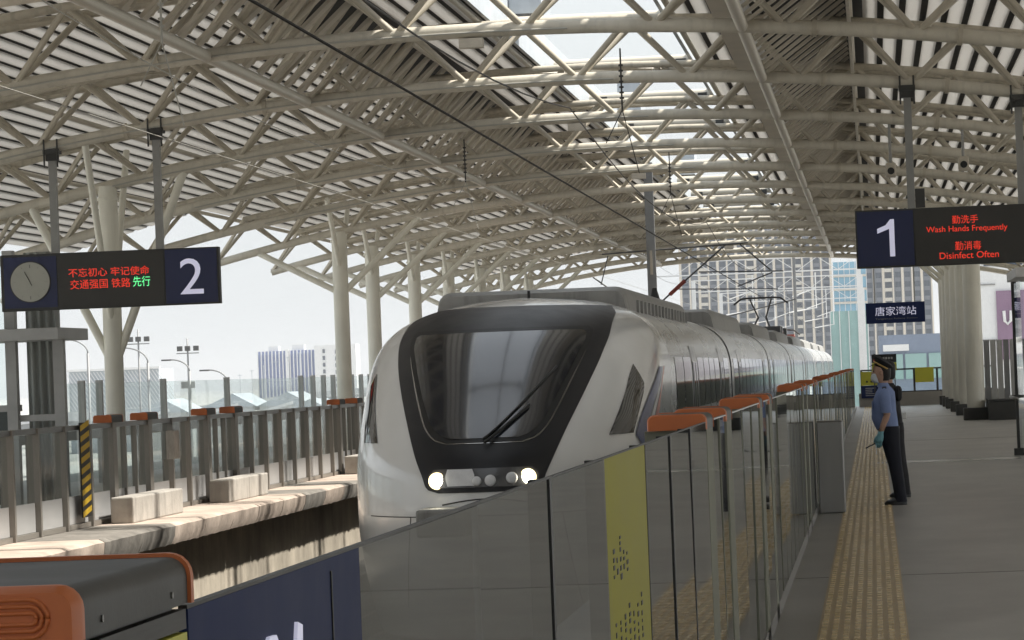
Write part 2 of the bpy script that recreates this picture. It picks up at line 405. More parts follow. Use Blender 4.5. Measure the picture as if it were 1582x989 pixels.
# roof light: upstands, cross tubes with dark clamps, ventilator boxes
for x in (-5.5, -2.9):
    MB().box(x - .03, x + .03, Y0R, Y1R, zc(x) + .95, zc(x) + 1.55).build('upstand', 'panel_bluegrey', roof)
for k in range(len(TY) - 1):
    for t in (.36,):
        ty = TY[k] + 9 * t; z = zc(-4) + 1.15
        tb = itube('light_tube', (-5.5, ty, z), (-2.9, ty, z), .10, 'white_steel', roof)
        for x in (-5.2, -3.2): ibox('clamp', x - .09, x + .09, ty - .115, ty + .115, z - .13, z + .02, 'bracket_dark', tb)
    ty = TY[k] + 4.2
    if k % 3 == 0: ibox('vent_box', -5.46, -4.95, ty - .9, ty + .9, zc(-4.6) + 1.3, zc(-4.6) + 2.1, 'panel_bluegrey', roof)
    if k % 2 == 0: ibox('lamp_bracket', -5.02, -4.72, TY[k] - .1, TY[k] + .1, zc(-4.9) - .22, zc(-4.9) - .1, 'fin_pale', roof)

# ================================================================== COLUMNS
def column(x, y, label, branch_h, spread, r=.18, ztop=None, plinth=None, group='cream roof columns', zb=0.0):
    t = thing('roof_column', (x, y, zb), label, 'column', group)
    zt = ztop or zc(x)
    MB().path([(x, y, zb), (x, y, zt)], r, 20).build('shaft', 'column_cream', t, True, auto=60)
    MB().path([(x, y, zt - .25), (x, y, zt - .2)], r + .03, 20).build('collar', 'column_cream', t, True, auto=60)
    for s in (-1, 1):
        if spread:
            xe = x + s * spread; MB().path([(x + s * r * .6, y, branch_h), (xe, y, zc(xe))], .075, 10).build('strut', 'column_cream', t, True, auto=60)
    for s in (-1, 1):
        MB().path([(x, y + s * r * .6, branch_h + .6), (x, y + s * 1.9, zc(x) + .7)], .06, 8).build('strut', 'column_cream', t, True, auto=60)
    if plinth: MB().box(x - plinth, x + plinth, y - plinth, y + plinth, .0, .34).build('plinth', 'cap_grey', t, bevel=.015)
    return t
order = ['thick cream column behind the clock sign, struts low on both sides', 'cream column nearest left of the train, standing apart from the row', 'second cream column left of the train front', 'third cream column left of the train front', 'fourth cream column along the far platform, above the train roof edge', 'fifth cream column along the far platform, seen over the train', 'sixth cream column along the far platform, seen over the train', 'last small cream column along the far platform over the train roof']
for i, (y_, x_, bh) in enumerate([(68.1, -13.0, 2.35), (95.1, -12.6, 3.9), (104.1, -12.95, 3.9), (113.1, -12.88, 3.9), (122.1, -12.85, 3.9), (131.1, -12.75, 3.9), (140.1, -12.75, 3.9), (149.1, -12.7, 3.9)]):
    column(x_, y_, order[i], bh, 2.0 if i else 1.35, .185 if i else .165, group='columns along the far platform')
ordr = ['nearest and widest cream column on the right platform, on dark plinth', 'second cream column on the right platform, half behind the nearest', 'third cream column in the right platform row', 'fourth cream column in the right platform row', 'fifth cream column in the right platform row', 'farthest slim cream column in the right platform row']
for i, y_ in enumerate([112, 122.1, 131.1, 140.1, 146.5, 152.5]):
    column(2.78, y_, ordr[i], 4.6, 1.3, .25, plinth=.36, group='columns along the right platform')

# ================================================================== FAR PLATFORM SCREEN DOORS
XP = -10.0
far_psd = thing('platform_barrier', (XP, 60, 0), 'long glass and brown steel platform barrier along the far platform edge', 'barrier')
posts = [42.6, 44.15, 45.7, 47.15, 48.75, 50.35, 51.95, 54.55, 56.3, 57.75, 59.45, 62.05, 63.65, 65.2, 66.8, 68.4, 70.0, 71.6, 73.2, 74.35, 76.9, 78.5, 80.1, 81.7, 83.3]
doors = [(51.95, 54.55), (59.45, 62.05), (74.35, 76.9)]
for i, y_ in enumerate(posts):
    dr = any(abs(y_ - a) < .01 or abs(y_ - b_) < .01 for a, b_ in doors)
    w = .26 if dr else .09
    ibox('post', XP - .10, XP + .06, y_ - w / 2, y_ + w / 2, .0, 1.30, 'steel_brown', far_psd)
    if i + 1 < len(posts):
        yb = posts[i + 1]; isd = any(abs(y_ - a) < .01 for a, _ in doors)
        ya, yb2 = y_ + w / 2, yb - (.13 if any(abs(yb - a) < .01 or abs(yb - b_) < .01 for a, b_ in doors) else .045)
        cuts = [ya, ya + (yb2 - ya) / 3, ya + (yb2 - ya) * 2 / 3, yb2] if isd else [ya, yb2]
        for c in range(len(cuts) - 1):
            a, b_ = cuts[c], cuts[c + 1]
            if c: ibox('door_stile', XP - .04, XP + .03, a - .03, a + .03, .06, 1.24, 'steel_brown', far_psd)
            ibox('glass_panel', XP - .02, XP - .008, a + .01, b_ - .01, .42 , 1.23, 'glass_left', far_psd)
            ibox('lower_panel', XP - .022, XP - .006, a + .01, b_ - .01, .07, .415, 'frost_panel', far_psd)
        ibox('top_rail', XP - .07, XP + .04, ya, yb2, 1.235, 1.298, 'stainless', far_psd)
        ibox('bottom_rail', XP - .05, XP + .03, ya, yb2, .005, .065, 'steel_brown', far_psd)
def gate_cap(parent, x0, x1, y0, y1, z0, z1, detail=False):
    w = x1 - x0; r = min(.03, (z1 - z0) * .42)
    def outline(y, e=0.0):
        pts = []
        for cx, cz, a0 in ((x1 - r, z1 - r, 0), (x0 + r, z1 - r, 90)):
            for j in range(6):
                a = R(a0 + 18 * j); pts.append((cx + (r + e) * math.cos(a), y, cz + (r + e) * math.sin(a)))
        pts += [(x0 - e, y, z0), (x1 + e, y, z0)]; return pts
    t = MB().loft([outline(y0 + .015), outline(y1 - .015)]).build('drive_cover', 'cap_grey', parent, True, auto=35)
    MB().loft([outline(y0 - .012, -.004), outline(y0, .002), outline(y0 + .016, .002)]).build('end_plate', 'orange', t, True, auto=35)
    MB().loft([outline(y1 - .016, .004), outline(y1, .004)]).build('end_plate', 'orange', t, True, auto=35)
    return t
for a, b_ in doors:
    for y_ in (a, b_):
        gate_cap(far_psd, XP - .14, XP + .10, y_ - .42, y_ + .38, 1.302, 1.40)
# all-orange rubber tops of the far covers are their end plates; add the lock box on the barrier
ibox('lock_box', XP + .03, XP + .14, 55.9, 56.35, .72, 1.12, 'concrete_block', far_psd)
hz = thing('hazard_post', (XP + .1, 49.8, 0), 'black and yellow striped warning strip on the far barrier', 'warning strip')
MB().box(XP + .062, XP + .08, 49.55, 50.1, .14, 1.33).build('backing', 'black', hz)
for i in range(9):
    z = .16 + i * .135; b = MB()
    b.poly([(XP + .081, 49.55, z - .02), (XP + .081, 50.1, z + .055), (XP + .081, 50.1, z + .125), (XP + .081, 49.55, z + .05)], (.004, 0, 0))
    b.build('yellow_stripe', 'hazard_yellow', hz)
nb = ['concrete block just right of the striped warning strip, nearest of the row', 'concrete block touching the nearest block, second of the row', 'third concrete block along the far platform edge', 'fourth concrete block, touching the third block', 'farthest concrete block beside the train']
for i, (a, b_) in enumerate([(51.0, 52.85), (52.88, 54.7), (58.7, 60.6), (60.63, 62.5), (73.9, 76.0)]):
    o = MB().box(-9.85, -9.55, a, b_, .0, .34).build('concrete_block', 'concrete_block', None, bevel=.02)
    tag(o, nb[i], 'block', 'concrete blocks on the far platform edge')

# ================================================================== NEAR PLATFORM SCREEN DOORS
XN = -.70; HT = 1.48
psd = thing('platform_barrier', (XN, 20, 0), 'long reflective glass platform barrier with orange caps beside the tactile strip', 'barrier')
def npanel(y0, y1, m, name='glass_panel', zb=.10, zt=HT - .0035):
    o = ibox(name, XN - .014, XN - .004, y0 + .006, y1 - .006, zb, zt, m, psd)
    if m == 'glass_smoke':
        mw = o.matrix_basis.copy(); c = mw.translation.copy(); mw.translation = (0, 0, 0)
        o.matrix_basis = Matrix.Translation(c) @ Matrix.Rotation(R(rj.uniform(-.28, .28)), 4, 'Z') @ Matrix.Rotation(R(rj.uniform(-.3, .3)), 4, 'Y') @ mw
        WM[o.name] = o.matrix_basis.copy()
    return o
rj = random.Random(21)
seq = [(4.03, 5.40, 'poster_navy', 'poster_panel'), (5.40, 7.0, 'glass_smoke', 'glass_panel'), (7.0, 8.6, 'glass_smoke', 'glass_panel'), (8.6, 10.3, 'glass_smoke', 'glass_panel'), (10.3, 12.2, 'poster_olive', 'poster_panel'), (12.2, 13.7, 'glass_smoke', 'glass_panel'), (13.7, 15.2, 'glass_smoke', 'glass_panel'), (15.2, 16.6, 'glass_smoke', 'glass_panel')]
for a, b_, m, n in seq: npanel(a, b_, m, n)
for y_ in (8.6, 10.3, 12.2, 13.7, 15.2):
    ibox('mullion', XN - .05, XN - .002, y_ - .025, y_ + .025, .0, HT - .0036, 'black', psd)
capY = []
for c in range(-1, 6):
    for a in (17.0, 19.25, 24.75, 27.0): 
        yv = a + 22.4 * c
        if yv > 3: capY.append(yv)
capY[0] = 3.75 if capY[0] < 5 else capY[0]
for i, y_ in enumerate(capY):
    L0, L1 = (3.46, 4.03) if i == 0 else (y_ - .36, y_ + .3)
    gate_cap(psd, XN - (.27 if i == 0 else .245), XN, L0, L1, 1.484 if i == 0 else 1.450, 1.514 if i else 1.531)
    ibox('post', XN - .26, XN - .001, L0 + .02, L1 - .02, .0, 1.449 if i else 1.455, 'post_steel' if i else 'poster_yellow', psd)
    if i == 0: ibox('seal', XN - .25, XN - .014, L0 + .03, L1 - .03, 1.456, 1.488, 'black', psd)
    if i == 0: ibox('drive_housing', XN - .262, XN - .003, L0 + .01, L1 - .012, 1.458, 1.478, 'cap_grey', psd)
    if i and i + 1 < len(capY):
        a, b_ = L1, capY[i + 1] - .36; nseg = 2 if b_ - a < 3 else max(2, round((b_ - a) / 1.55))
        for s in range(nseg):
            ya, yb = a + (b_ - a) * s / nseg, a + (b_ - a) * (s + 1) / nseg
            st = False
            npanel(ya, yb, 'poster_olive' if st else 'glass_smoke', 'poster_panel' if st else 'glass_panel')
            if s: ibox('mullion', XN - .05, XN - .002, ya - .03, ya + .03, .0, HT - .0036, 'post_steel', psd)
MB().box(XN - .013, XN - .0035, 4.03, 16.64, HT - .003, HT + .001).build('top_rail', 'cap_grey', psd)
for i in range(1, len(capY) - 1):
    ibox('top_rail', XN - .018, XN - .003, capY[i] + .3, capY[i + 1] - .36, HT - .003, HT + .002, 'stainless', psd)
MB().box(XN - .06, XN - .001, 4.03, 150, .0, .095).build('kick_plate', 'stainless', psd)
# grooves on the nearest cover's end plate
for i, (hw, hh) in enumerate(((.150, .017), (.145, .011), (.14, .005))):
    pts = []
    cxm, czm = XN - .175, 1.505
    for j in range(25):
        a = math.pi * 2 * j / 24
        pts.append((cxm + math.copysign(hw - hh, math.cos(a)) + hh * math.cos(a), 3.447, czm + hh * math.sin(a)))
    MB().path(pts, .0022, 6).build('groove', 'orange', psd, True)
for yv in (3.56, 3.92):
    MB().path([(XN - .002, yv, 1.497), (XN + .002, yv, 1.497)], .0035, 10).build('screw', 'stainless', psd)
# white strokes of the lettering on the navy poster
for q in ([(4.45, 1.38), (4.55, 1.413), (4.60, 1.412), (4.66, 1.38)], [(4.745, 1.37), (4.773, 1.416), (4.812, 1.410), (4.805, 1.37)]):
    MB().poly([(XN + .0005, p[0], p[1]) for p in q], (-.006, 0, 0)).build('letter_stroke', 'letter_white', psd)
MB().box(XN - .0036, XN - .002, 5.10, 5.108, .1, HT - .02).build('panel_joint', 'black', psd)
# rows of tiny print on the olive poster
rp = random.Random(11); pr = MB()
for (ya, yb, za, zb) in ((10.55, 11.25, 1.15, 1.27), (10.55, 11.9, .80, 1.06)):
    n = 7 if yb - ya > 1 else 5
    for c in range(n):
        yv = ya + (yb - ya) * c / n; z = zb - rp.uniform(0, .08)
        while z > za:
            h = rp.uniform(.008, .016); pr.box(XN - .0035, XN - .002, yv, yv + rp.uniform(.03, .07), z - h, z); z -= h + rp.uniform(.006, .016)
pr.build('small_print', 'black', psd)['kind'] = 'stuff'
cab = MB().box(-.68, -.385, 45.9, 46.6, .0, 1.05).build('steel_cabinet', 'stainless', None, bevel=.012)
tag(cab, 'waist high stainless steel cabinet against the near glass barrier', 'cabinet')

# ================================================================== TRAIN
TC, TN = -4.0, 40.5
HS = [-1.0, -.6, -.1, .3, .65, .85, 1.05, 1.4, 1.8, 2.1, 2.28, 2.44, 2.54, 2.60]
AS = [.75, .35, .08, 0, .02, .10, .30, .80, 1.45, 2.05, 2.55, 3.3, 4.2, 5.6]
# monotone smooth interpolation of the nose profile
def _pchip(xs, ys):
    n = len(xs); h = [xs[i + 1] - xs[i] for i in range(n - 1)]; d = [(ys[i + 1] - ys[i]) / h[i] for i in range(n - 1)]
    m = [d[0]] + [0 if d[i - 1] * d[i] <= 0 else 2 * d[i - 1] * d[i] / (d[i - 1] + d[i]) for i in range(1, n - 1)] + [d[-1]]
    def f(x):
        x = min(max(x, xs[0]), xs[-1]); i = 0
        while i < n - 2 and x > xs[i + 1]: i += 1
        t = (x - xs[i]) / h[i]
        return (2*t**3-3*t*t+1)*ys[i] + (t**3-2*t*t+t)*h[i]*m[i] + (-2*t**3+3*t*t)*ys[i+1] + (t**3-t*t)*h[i]*m[i+1]
    return f
prof = _pchip(HS, AS)
def wid(H):
    if H > 1.35:
        t = min(1, (H - 1.35) / 1.25); return 1.63 * max(0, 1 - t ** 4) ** (1 / 2.4)
    if H < .2: return 1.63 - .12 * ((.2 - H) / 1.2) ** 1.5
    return 1.63
def dep(x, H):
    q = min(.99999, abs(x) / max(wid(H), 1e-6)); return prof(H) + 2.9 * (1 - (1 - q ** 2.3) ** .62)
train = thing('train', (TC, TN, -1.25), 'white and silver electric train with dark cab face arriving with headlights on', 'train')
NOSE_END = 6.6
rows = []
Hrows = [-1.0 + .1 * i for i in range(24)] + [1.4 + .05 * i for i in range(1, 19)] + [2.33 + .03 * i for i in range(1, 8)] + [2.55, 2.565, 2.575, 2.585, 2.592, 2.5985]
for H in Hrows:
    w = wid(H); r = []
    ncol = 28
    left = []
    for j in range(-ncol, ncol + 1):
        t = j / ncol; x = w * math.copysign(1 - (1 - abs(t)) ** 1.9, t)
        r.append((TC + x, TN + min(dep(x, H), NOSE_END), H))
    # extend straight back to the end of the nose
    ext = [TN + max(r[0][1] - TN, 0) + (NOSE_END - max(r[0][1] - TN, 0)) * e for e in (.33, .66, 1)]
    r = [(TC - w, yv, H) for yv in ext[::-1]] + r + [(TC + w, yv, H) for yv in ext]
    rows.append(r)
body = MB().grid(rows).build('cab_shell', 'train_white', train, True)
def patch(name, outl, m, parent, off, nx=24, ny=30, smooth=True, xc=0.0, rimt=0.0):
    # outl: list of (H, xleft, xright) from bottom to top, laid on the nose surface
    hs = [o[0] for o in outl]; fl = _pchip(hs, [o[1] for o in outl]); fr = _pchip(hs, [o[2] for o in outl]); rws = []
    for i in range(ny + 1):
        t = i / ny; H = hs[0] + (hs[-1] - hs[0]) * t; a, b_ = fl(H), fr(H)
        rws.append([(TC + a + (b_ - a) * j / nx, TN + dep(a + (b_ - a) * j / nx, H) - off, H + off * .3) for j in range(nx + 1)])
    return MB().grid(rws).build(name, m, parent, smooth)
def sym(l): return [(h, -w, w) for h, w in l]
face = patch('cab_face', sym([(.535, .46), (.55, .54), (.60, .60), (.70, .635), (.85, .70), (1.15, .82), (1.55, .98), (1.9, 1.10), (2.15, 1.15), (2.35, 1.14), (2.47, 1.02)]), 'train_dark', train, .012, 36, 60)
trim = patch('window_trim', sym([(1.025, .40), (1.04, .47), (1.09, .56), (1.2, .65), (1.38, .735), (1.7, .86), (1.95, .945), (2.0, .955)]), 'trim_silver', face, .017)
gask = patch('window_gasket', sym([(1.037, .39), (1.052, .46), (1.10, .548), (1.21, .638), (1.39, .722), (1.7, .846), (1.9, .925), (2.1, .985), (2.19, .98), (2.215, .93)]), 'black', face, .022)
wind = patch('windscreen', sym([(1.075, .36), (1.09, .42), (1.14, .50), (1.24, .585), (1.42, .675), (1.7, .79), (1.9, .865), (2.08, .925), (2.15, .925), (2.175, .88)]), 'windscreen_glass', face, .028, 30, 40)
def on(x, H, off): return Vector((TC + x, TN + dep(x, H) - off, H))
w1 = [on(-.0 + .68 * t, 1.075 + .72 * t ** 1.15, .06) for t in [i / 12 for i in range(13)]]
MB().path(w1, .012, 6).build('wiper', 'black', wind, True)
MB().path([on(.02 + .42 * t, 1.04 + .36 * t ** 1.1, .085) for t in [i / 8 for i in range(9)]], .016, 6).build('wiper', 'black', wind, True)
lp = patch('lamp_panel', [(.585, -.52, .52), (.60, -.56, .56), (.70, -.565, .565), (.775, -.50, .50)], 'train_band', face, .02, 24, 8)
patch('lamp_glass', [(.60, -.36, -.075), (.69, -.38, -.075), (.77, -.36, -.10)], 'lamp_glass', lp, .028, 8, 6)
def disc(name, x, H, r, m, parent, off=.035):
    c = on(x, H, off); rr = []
    for e, d in ((1, 0), (.92, .012), (.6, .02), (.02, .022)):
        rr.append([(c.x + r * e * math.cos(2 * math.pi * k / 20), c.y - d, c.z + r * e * math.sin(2 * math.pi * k / 20)) for k in range(20)])
    return MB().loft(rr).build(name, m, parent, True)
mat('headlight_glow', (.8, .75, .6), .2, metal=.8, var=0, emit=(1, .80, .42), es=1.6)  # emissive ring added as the halo around each headlight
for x_, h_ in ((-.47, .665), (.46, .675)): disc('headlight_glow', x_, h_, .088, 'headlight_glow', train, .026)
disc('headlight', -.47, .665, .062, 'lamp_on', train); disc('headlight', .46, .675, .062, 'lamp_on', train)
disc('marker_lamp', -.055, .655, .05, 'lamp_glass', train); disc('marker_lamp', .085, .655, .06, 'lamp_glass', train); disc('marker_lamp', .30, .675, .06, 'lamp_glass', train)
for s in (1, -1):
    o = [(1.05, 1.22, 1.44), (1.25, 1.285, 1.475), (1.55, 1.36, 1.515), (1.6, 1.365, 1.50), (1.78, 1.40, 1.405)]
    if s < 0: o = [(h, -b_, -a) for h, a, b_ in o]
    patch('side_window', o, 'side_glass', train, .014, 8, 14)
    # livery chevrons swept up behind the side window
def nose_x(H, sv):
    t = (sv - prof(H)) / 2.9
    return wid(H) if t >= 1 else wid(H) * max(0, 1 - (1 - max(t, 0)) ** (1 / .62)) ** (1 / 2.3)
for (d0, d1, m) in ((.0, .40, 'stripe_navy'), (.46, .62, 'bright_white'), (.68, .95, 'stripe_orange')):
    rws = []
    for i in range(17):
        H = .70 + 1.05 * i / 16; base = 2.0 + 1.9 * ((H - 1.02) / .68) ** 1.3 if H > 1.02 else 2.0 + 1.1 * (1.02 - H)
        rws.append([(TC + nose_x(H, base + d0 + (d1 - d0) * j / 5) + .012, TN + base + d0 + (d1 - d0) * j / 5, H) for j in range(6)])
    MB().grid(rws, True).build('livery_stripe', m, train, True)
for x_ in (-.78, .78):
    MB().path([on(x_, .30 + .0 * i, .004) if i == 0 else on(x_ * (1 + .02 * i), .30 - .12 * i, .004) for i in range(9)], .005, 5).build('panel_line', 'train_seam', train)
MB().path([on(-1.3 + 2.6 * i / 40, .30, .004) for i in range(41)], .005, 5).build('panel_line', 'train_seam', train)
# coupler cover and its hatch line
MB().box(TC - .62, TC - .12, TN - .62, TN + .2, .12, .40).build('coupler_cover', 'train_roof', train, bevel=.03)
MB().path([on(-.42 + .9 * t, .42 + .05 * math.sin(math.pi * t), .02) for t in [i / 10 for i in range(11)]], .008, 6).build('hatch_line', 'train_seam', train, True)
# carriages
def section(y, inset=0.0):
    pts = []
    Hl = [-1.0, -.6, -.2, .2, .6, 1.0, 1.35] + [1.45 + .1 * i for i in range(8)] + [2.22, 2.3, 2.37, 2.43, 2.48, 2.52, 2.55, 2.575, 2.59, 2.598]
    for H in Hl: pts.append((TC + (wid(H) - inset), y, H - (inset if H > 2 else 0)))
    return pts + [(2 * TC - p[0], p[1], p[2]) for p in pts[::-1]]
def side(name, H0, H1, y0, y1, m, parent, off=.004, n=4):
    rws = [[(TC + wid(H0 + (H1 - H0) * i / n) + off, yv, H0 + (H1 - H0) * i / n) for yv in (y0, y1)] for i in range(n + 1)]
    rws2 = [[(2 * TC - p[0], p[1], p[2]) for p in r] for r in rws]
    o = MB().grid(rws, True).build(name, m, parent, True)
    o2 = MB().grid(rws2).build(name, m, TWIN.get(parent.name, parent), True); TWIN[o.name] = o2; return o
TWIN = {}
cars = [(TN + NOSE_END, 66.8)] + [(67.15 + 24.2 * i, 67.15 + 24.2 * i + 23.85) for i in range(7)]
for ci, (ya, yb) in enumerate(cars):
    cb = MB().loft([section(ya), section(yb)]).build('carriage', 'train_silver', train, True, auto=50)
    if ci: MB().loft([section(ya - .33, .10), section(ya - .01, .10)]).build('gangway', 'train_seam', train, True, auto=50)
    for ye in ((ya - .01,) if ci else ()) + (yb - .07,):
        MB().loft([section(ye, -.004), section(ye + .08, -.004)]).build('end_seam', 'train_seam', cb, True, auto=50)
    side('lower_band', -.2, 1.12, ya + (.0 if ci == 0 else .02), yb - .02, 'train_band', cb, .004)
    L = yb - ya
    drs = [ya + 6.3, yb - 4.0] if ci == 0 else [ya + 4.2, yb - 4.2]
    wy = ya + 1.0
    wins = []
    edges = [ya + 1.0] + [e for d in drs for e in (d - .95, d + .95)] + [yb - 1.0]
    for e in range(0, len(edges), 2):
        a, b_ = edges[e], edges[e + 1]; n = max(1, round((b_ - a) / 2.1))
        for q in range(n):
            side('carriage_window', 1.20, 1.86, a + (b_ - a) * q / n + .09, a + (b_ - a) * (q + 1) / n - .09, 'train_glass', cb, .006)
    for d in drs:
        do = side('carriage_door', -.05, 2.02, d - .68, d + .68, 'train_silver', cb, .011, 8)
        for yv in (d - .69, d, d + .68): side('door_seam', -.05, 2.03, yv, yv + .025, 'train_seam', do, .014, 8)
        side('door_window', 1.15, 1.80, d - .52, d - .10, 'train_glass', do, .014); side('door_window', 1.15, 1.80, d + .10, d + .52, 'train_glass', do, .014)
    # roof unit
    ra, rb = (47.2, 62.0) if ci == 0 else (ya + 5.6, yb - 4.0)
    hw = 1.14
    def rsec(y, k=1.0, top=2.72):
        pts = []
        for cx, a0 in ((hw * k - .16, 0), (-(hw * k - .16), 90)):
            for j in range(6):
                a = R(a0 + 18 * j); pts.append((TC + cx + .16 * math.cos(a), y, top - .16 + .16 * math.sin(a)))
        return pts + [(TC - hw * k - .06, y, 2.28), (TC + hw * k + .06, y, 2.28)]
    tp_ = 2.72 if ci == 0 else 2.79
    ru = MB().loft([rsec(ra, .97, tp_ - .05), rsec(ra + .35, 1, tp_), rsec(rb - .3, 1, tp_), rsec(rb, .97, tp_ - .06)]).build('roof_unit', 'train_roof', train, True, auto=35)
    if ci == 0:
        for x, h in ((-.86, 2.46), (-.60, 2.47), (.52, 2.49), (.9, 2.46)):
            ibox('roof_vent', TC + x - .06, TC + x + .06, ra - .02, ra + .1, h, h + .035, 'train_seam', ru)
        ibox('antenna', TC - .03, TC + .0, ra - .1, ra - .05, 2.5, 2.70, 'train_seam', ru); ibox('antenna', TC - .13, TC + .12, ra - .1, ra + .05, 2.46, 2.51, 'train_seam', ru)
        for x in (-.75, .75):
            MB().path([(TC + x, 60.5, 2.70), (TC + x, 60.5, 2.95)], [.10, .03], 8).build('horn', 'train_seam', ru)
        n = 16
        for q in range(n):
            yv = 48.2 + (61.5 - 48.2) * q / n; MB().box(TC + hw + .045, TC + hw + .075, yv, yv + .05, 2.33, 2.56).build('louvre', 'train_roof', ru)
# red insulator and pantographs
MB().path([(TC - .2, 72.0, 2.55), (TC - .2, 72.0, 2.62), (TC - .2, 72, 2.82), (TC - .2, 72, 2.95)], [.05, .10, .12, .07], 12).build('roof_insulator', 'insulator', train, True)
def panto(yp, up):
    z0 = 2.60; zt = up
    p = MB(); p.box(TC - .75, TC + .75, yp - .9, yp + .9, z0 + .32, z0 + .40)
    for x in (-.7, .7):
        for yy_ in (-.8, .8): p.path([(TC + x, yp + yy_, z0 - .1), (TC + x, yp + yy_, z0 + .34)], .06, 8)
    pb = p.build('pantograph', 'insulator', train)
    a = MB(); kn = (yp + 1.0, (z0 + zt) / 2 + .1)
    for x in (-.35, .35):
        a.path([(TC + x, yp - .7, z0 + .4), (TC + x * .4, kn[0], kn[1])], .04, 6); a.path([(TC + x * .4, kn[0], kn[1]), (TC + x * 1.1, yp - .1, zt - .06)], .03, 6)
    a.build('pantograph_arm', 'wire', pb)
    h = MB()
    for dy in (-.15, .15): h.path([(TC - .98, yp + dy, zt - .22), (TC - .72, yp + dy, zt - .02), (TC - .5, yp + dy, zt), (TC + .5, yp + dy, zt), (TC + .72, yp + dy, zt - .02), (TC + .98, yp + dy, zt - .22)], .035, 6)
    h.build('collector_head', 'wire', pb)
panto(146, 4.2)
panto(168, 3.2)
# equipment on the roof near the pantograph
for yv in (140.5, 143, 150): ibox('roof_box', TC - .8, TC + .8, yv, yv + 1.1, 2.5, 3.1, 'galvanised', train)

# ================================================================== OVERHEAD LINE
def wire(name, pts, r, m, label, group=None):
    o = MB().path(pts, r, 5).build(name, m, None, True); return tag(o, label, 'wire', group)
def cat(x, zc_, zm, sag, y0, y1, span, off):
    pts = []; yv = y0
    while yv <= y1:
        t = ((yv - off) % span) / span; pts.append((x, yv, zm - sag * 4 * t * (1 - t))); yv += span / 12
    return pts
wire('contact_wire', [(-4.0, 6, 4.25), (-4.0, 330, 4.25)], .012, 'wire', 'thin contact wire running above the train', None)
wire('messenger_wire', cat(-4.0, 0, 5.35, .55, 6, 330, 45, 10), .010, 'wire', 'sagging messenger wire above the train contact wire', None)
wire('feeder_wire', [(-8.45, 6, 6.55 - .01), (-8.45, 60, 6.60), (-8.42, 158, 6.60)], .006, 'wire', 'dark feeder wire crossing the ceiling at upper left')
wire('contact_wire', [(-7.2, 6, 4.3), (-7.2, 330, 4.3)], .004, 'wire_pale', 'contact wire above the empty far track')
wire('messenger_wire', cat(-7.2, 0, 5.4, .55, 6, 330, 45, 30), .006, 'wire_pale', 'sagging messenger wire above the empty far track')
for s, (x, y_) in enumerate(((-3.3, 55), (-7.2, 41), (-4.0, 82), (-7.3, 73))):
    zt = zc(x) + .1
    lb = ['beaded hanger with inverted V stays under the roof light', 'pale hanger below the ceiling at upper left', 'second wire hanger above the train, nearer the mast', 'second wire hanger over the far track'][s]
    h = thing('wire_hanger', (x, y_, zt), lb, 'hanger', 'hangers holding the overhead wires')
    MB().path([(x, y_, zt), (x, y_, 5.28)], .012, 6).build('rod', 'wire' if s != 1 else 'wire_pale', h)
    for i in range(7): MB().path([(x, y_, 5.45 + i * .075), (x, y_, 5.475 + i * .075)], .032, 8).build('insulator_disc', 'wire' if s != 1 else 'wire_pale', h)
    for d in (-.24, .2): MB().path([(x, y_, 5.3), (x + d, y_, 4.85 if d < 0 else 4.42)], .007, 5).build('stay', 'wire' if s not in (1, 3) else 'wire_pale', h)
# masts with cantilevers
ms = thing('catenary_mast', (-5.42, 100, -1.5), 'grey steel mast rising behind the train roof to the ceiling', 'mast', 'catenary masts')
MB().box(-5.53, -5.31, 99.9, 100.1, -1.5, 6.9).build('pole', 'mast_grey', ms)
MB().box(-5.45, -5.39, 99.86, 99.9, 4.1, 4.7).build('number_plate', 'fin_pale', ms)
for p, q, r in (((-6.65, 100, 4.66), (-3.0, 100, 4.80), .028), ((-5.35, 100, 3.3), (-3.55, 100, 4.78), .030), ((-3.2, 100, 4.77), (-2.47, 100, 4.1), .026), ((-4.25, 100, 4.12), (-2.15, 100, 4.06), .022), ((-2.42, 100, 4.04), (-3.3, 100, 3.72), .022), ((-4.9, 100, 3.72), (-2.3, 100, 3.62), .018), ((-6.5, 100, 4.62), (-6.7, 100, 3.9), .02), ((-6.9, 100, 4.1), (-5.6, 100, 3.1), .026)):
    MB().path([p, q], r * .72, 8).build('cantilever_tube', 'galvanised', ms, True, auto=50)
MB().path([(-5.0, 100, 3.58), (-4.6, 100, 3.92)], .05, 8).build('insulator', 'insulator', ms, True, auto=50)
ms = thing('catenary_mast', (-5.9, 140, -1.5), 'thin far steel mast in front of the cream tower', 'mast', 'catenary masts')
MB().box(-3.38, -3.25, 176, 176.13, -1.5, 7.2).build('pole', 'mast_grey', ms)
MB().path([(-6.6, 176, 3.9), (-3.3, 176, 4.6)], .03, 8).build('cantilever_tube', 'galvanised', ms)
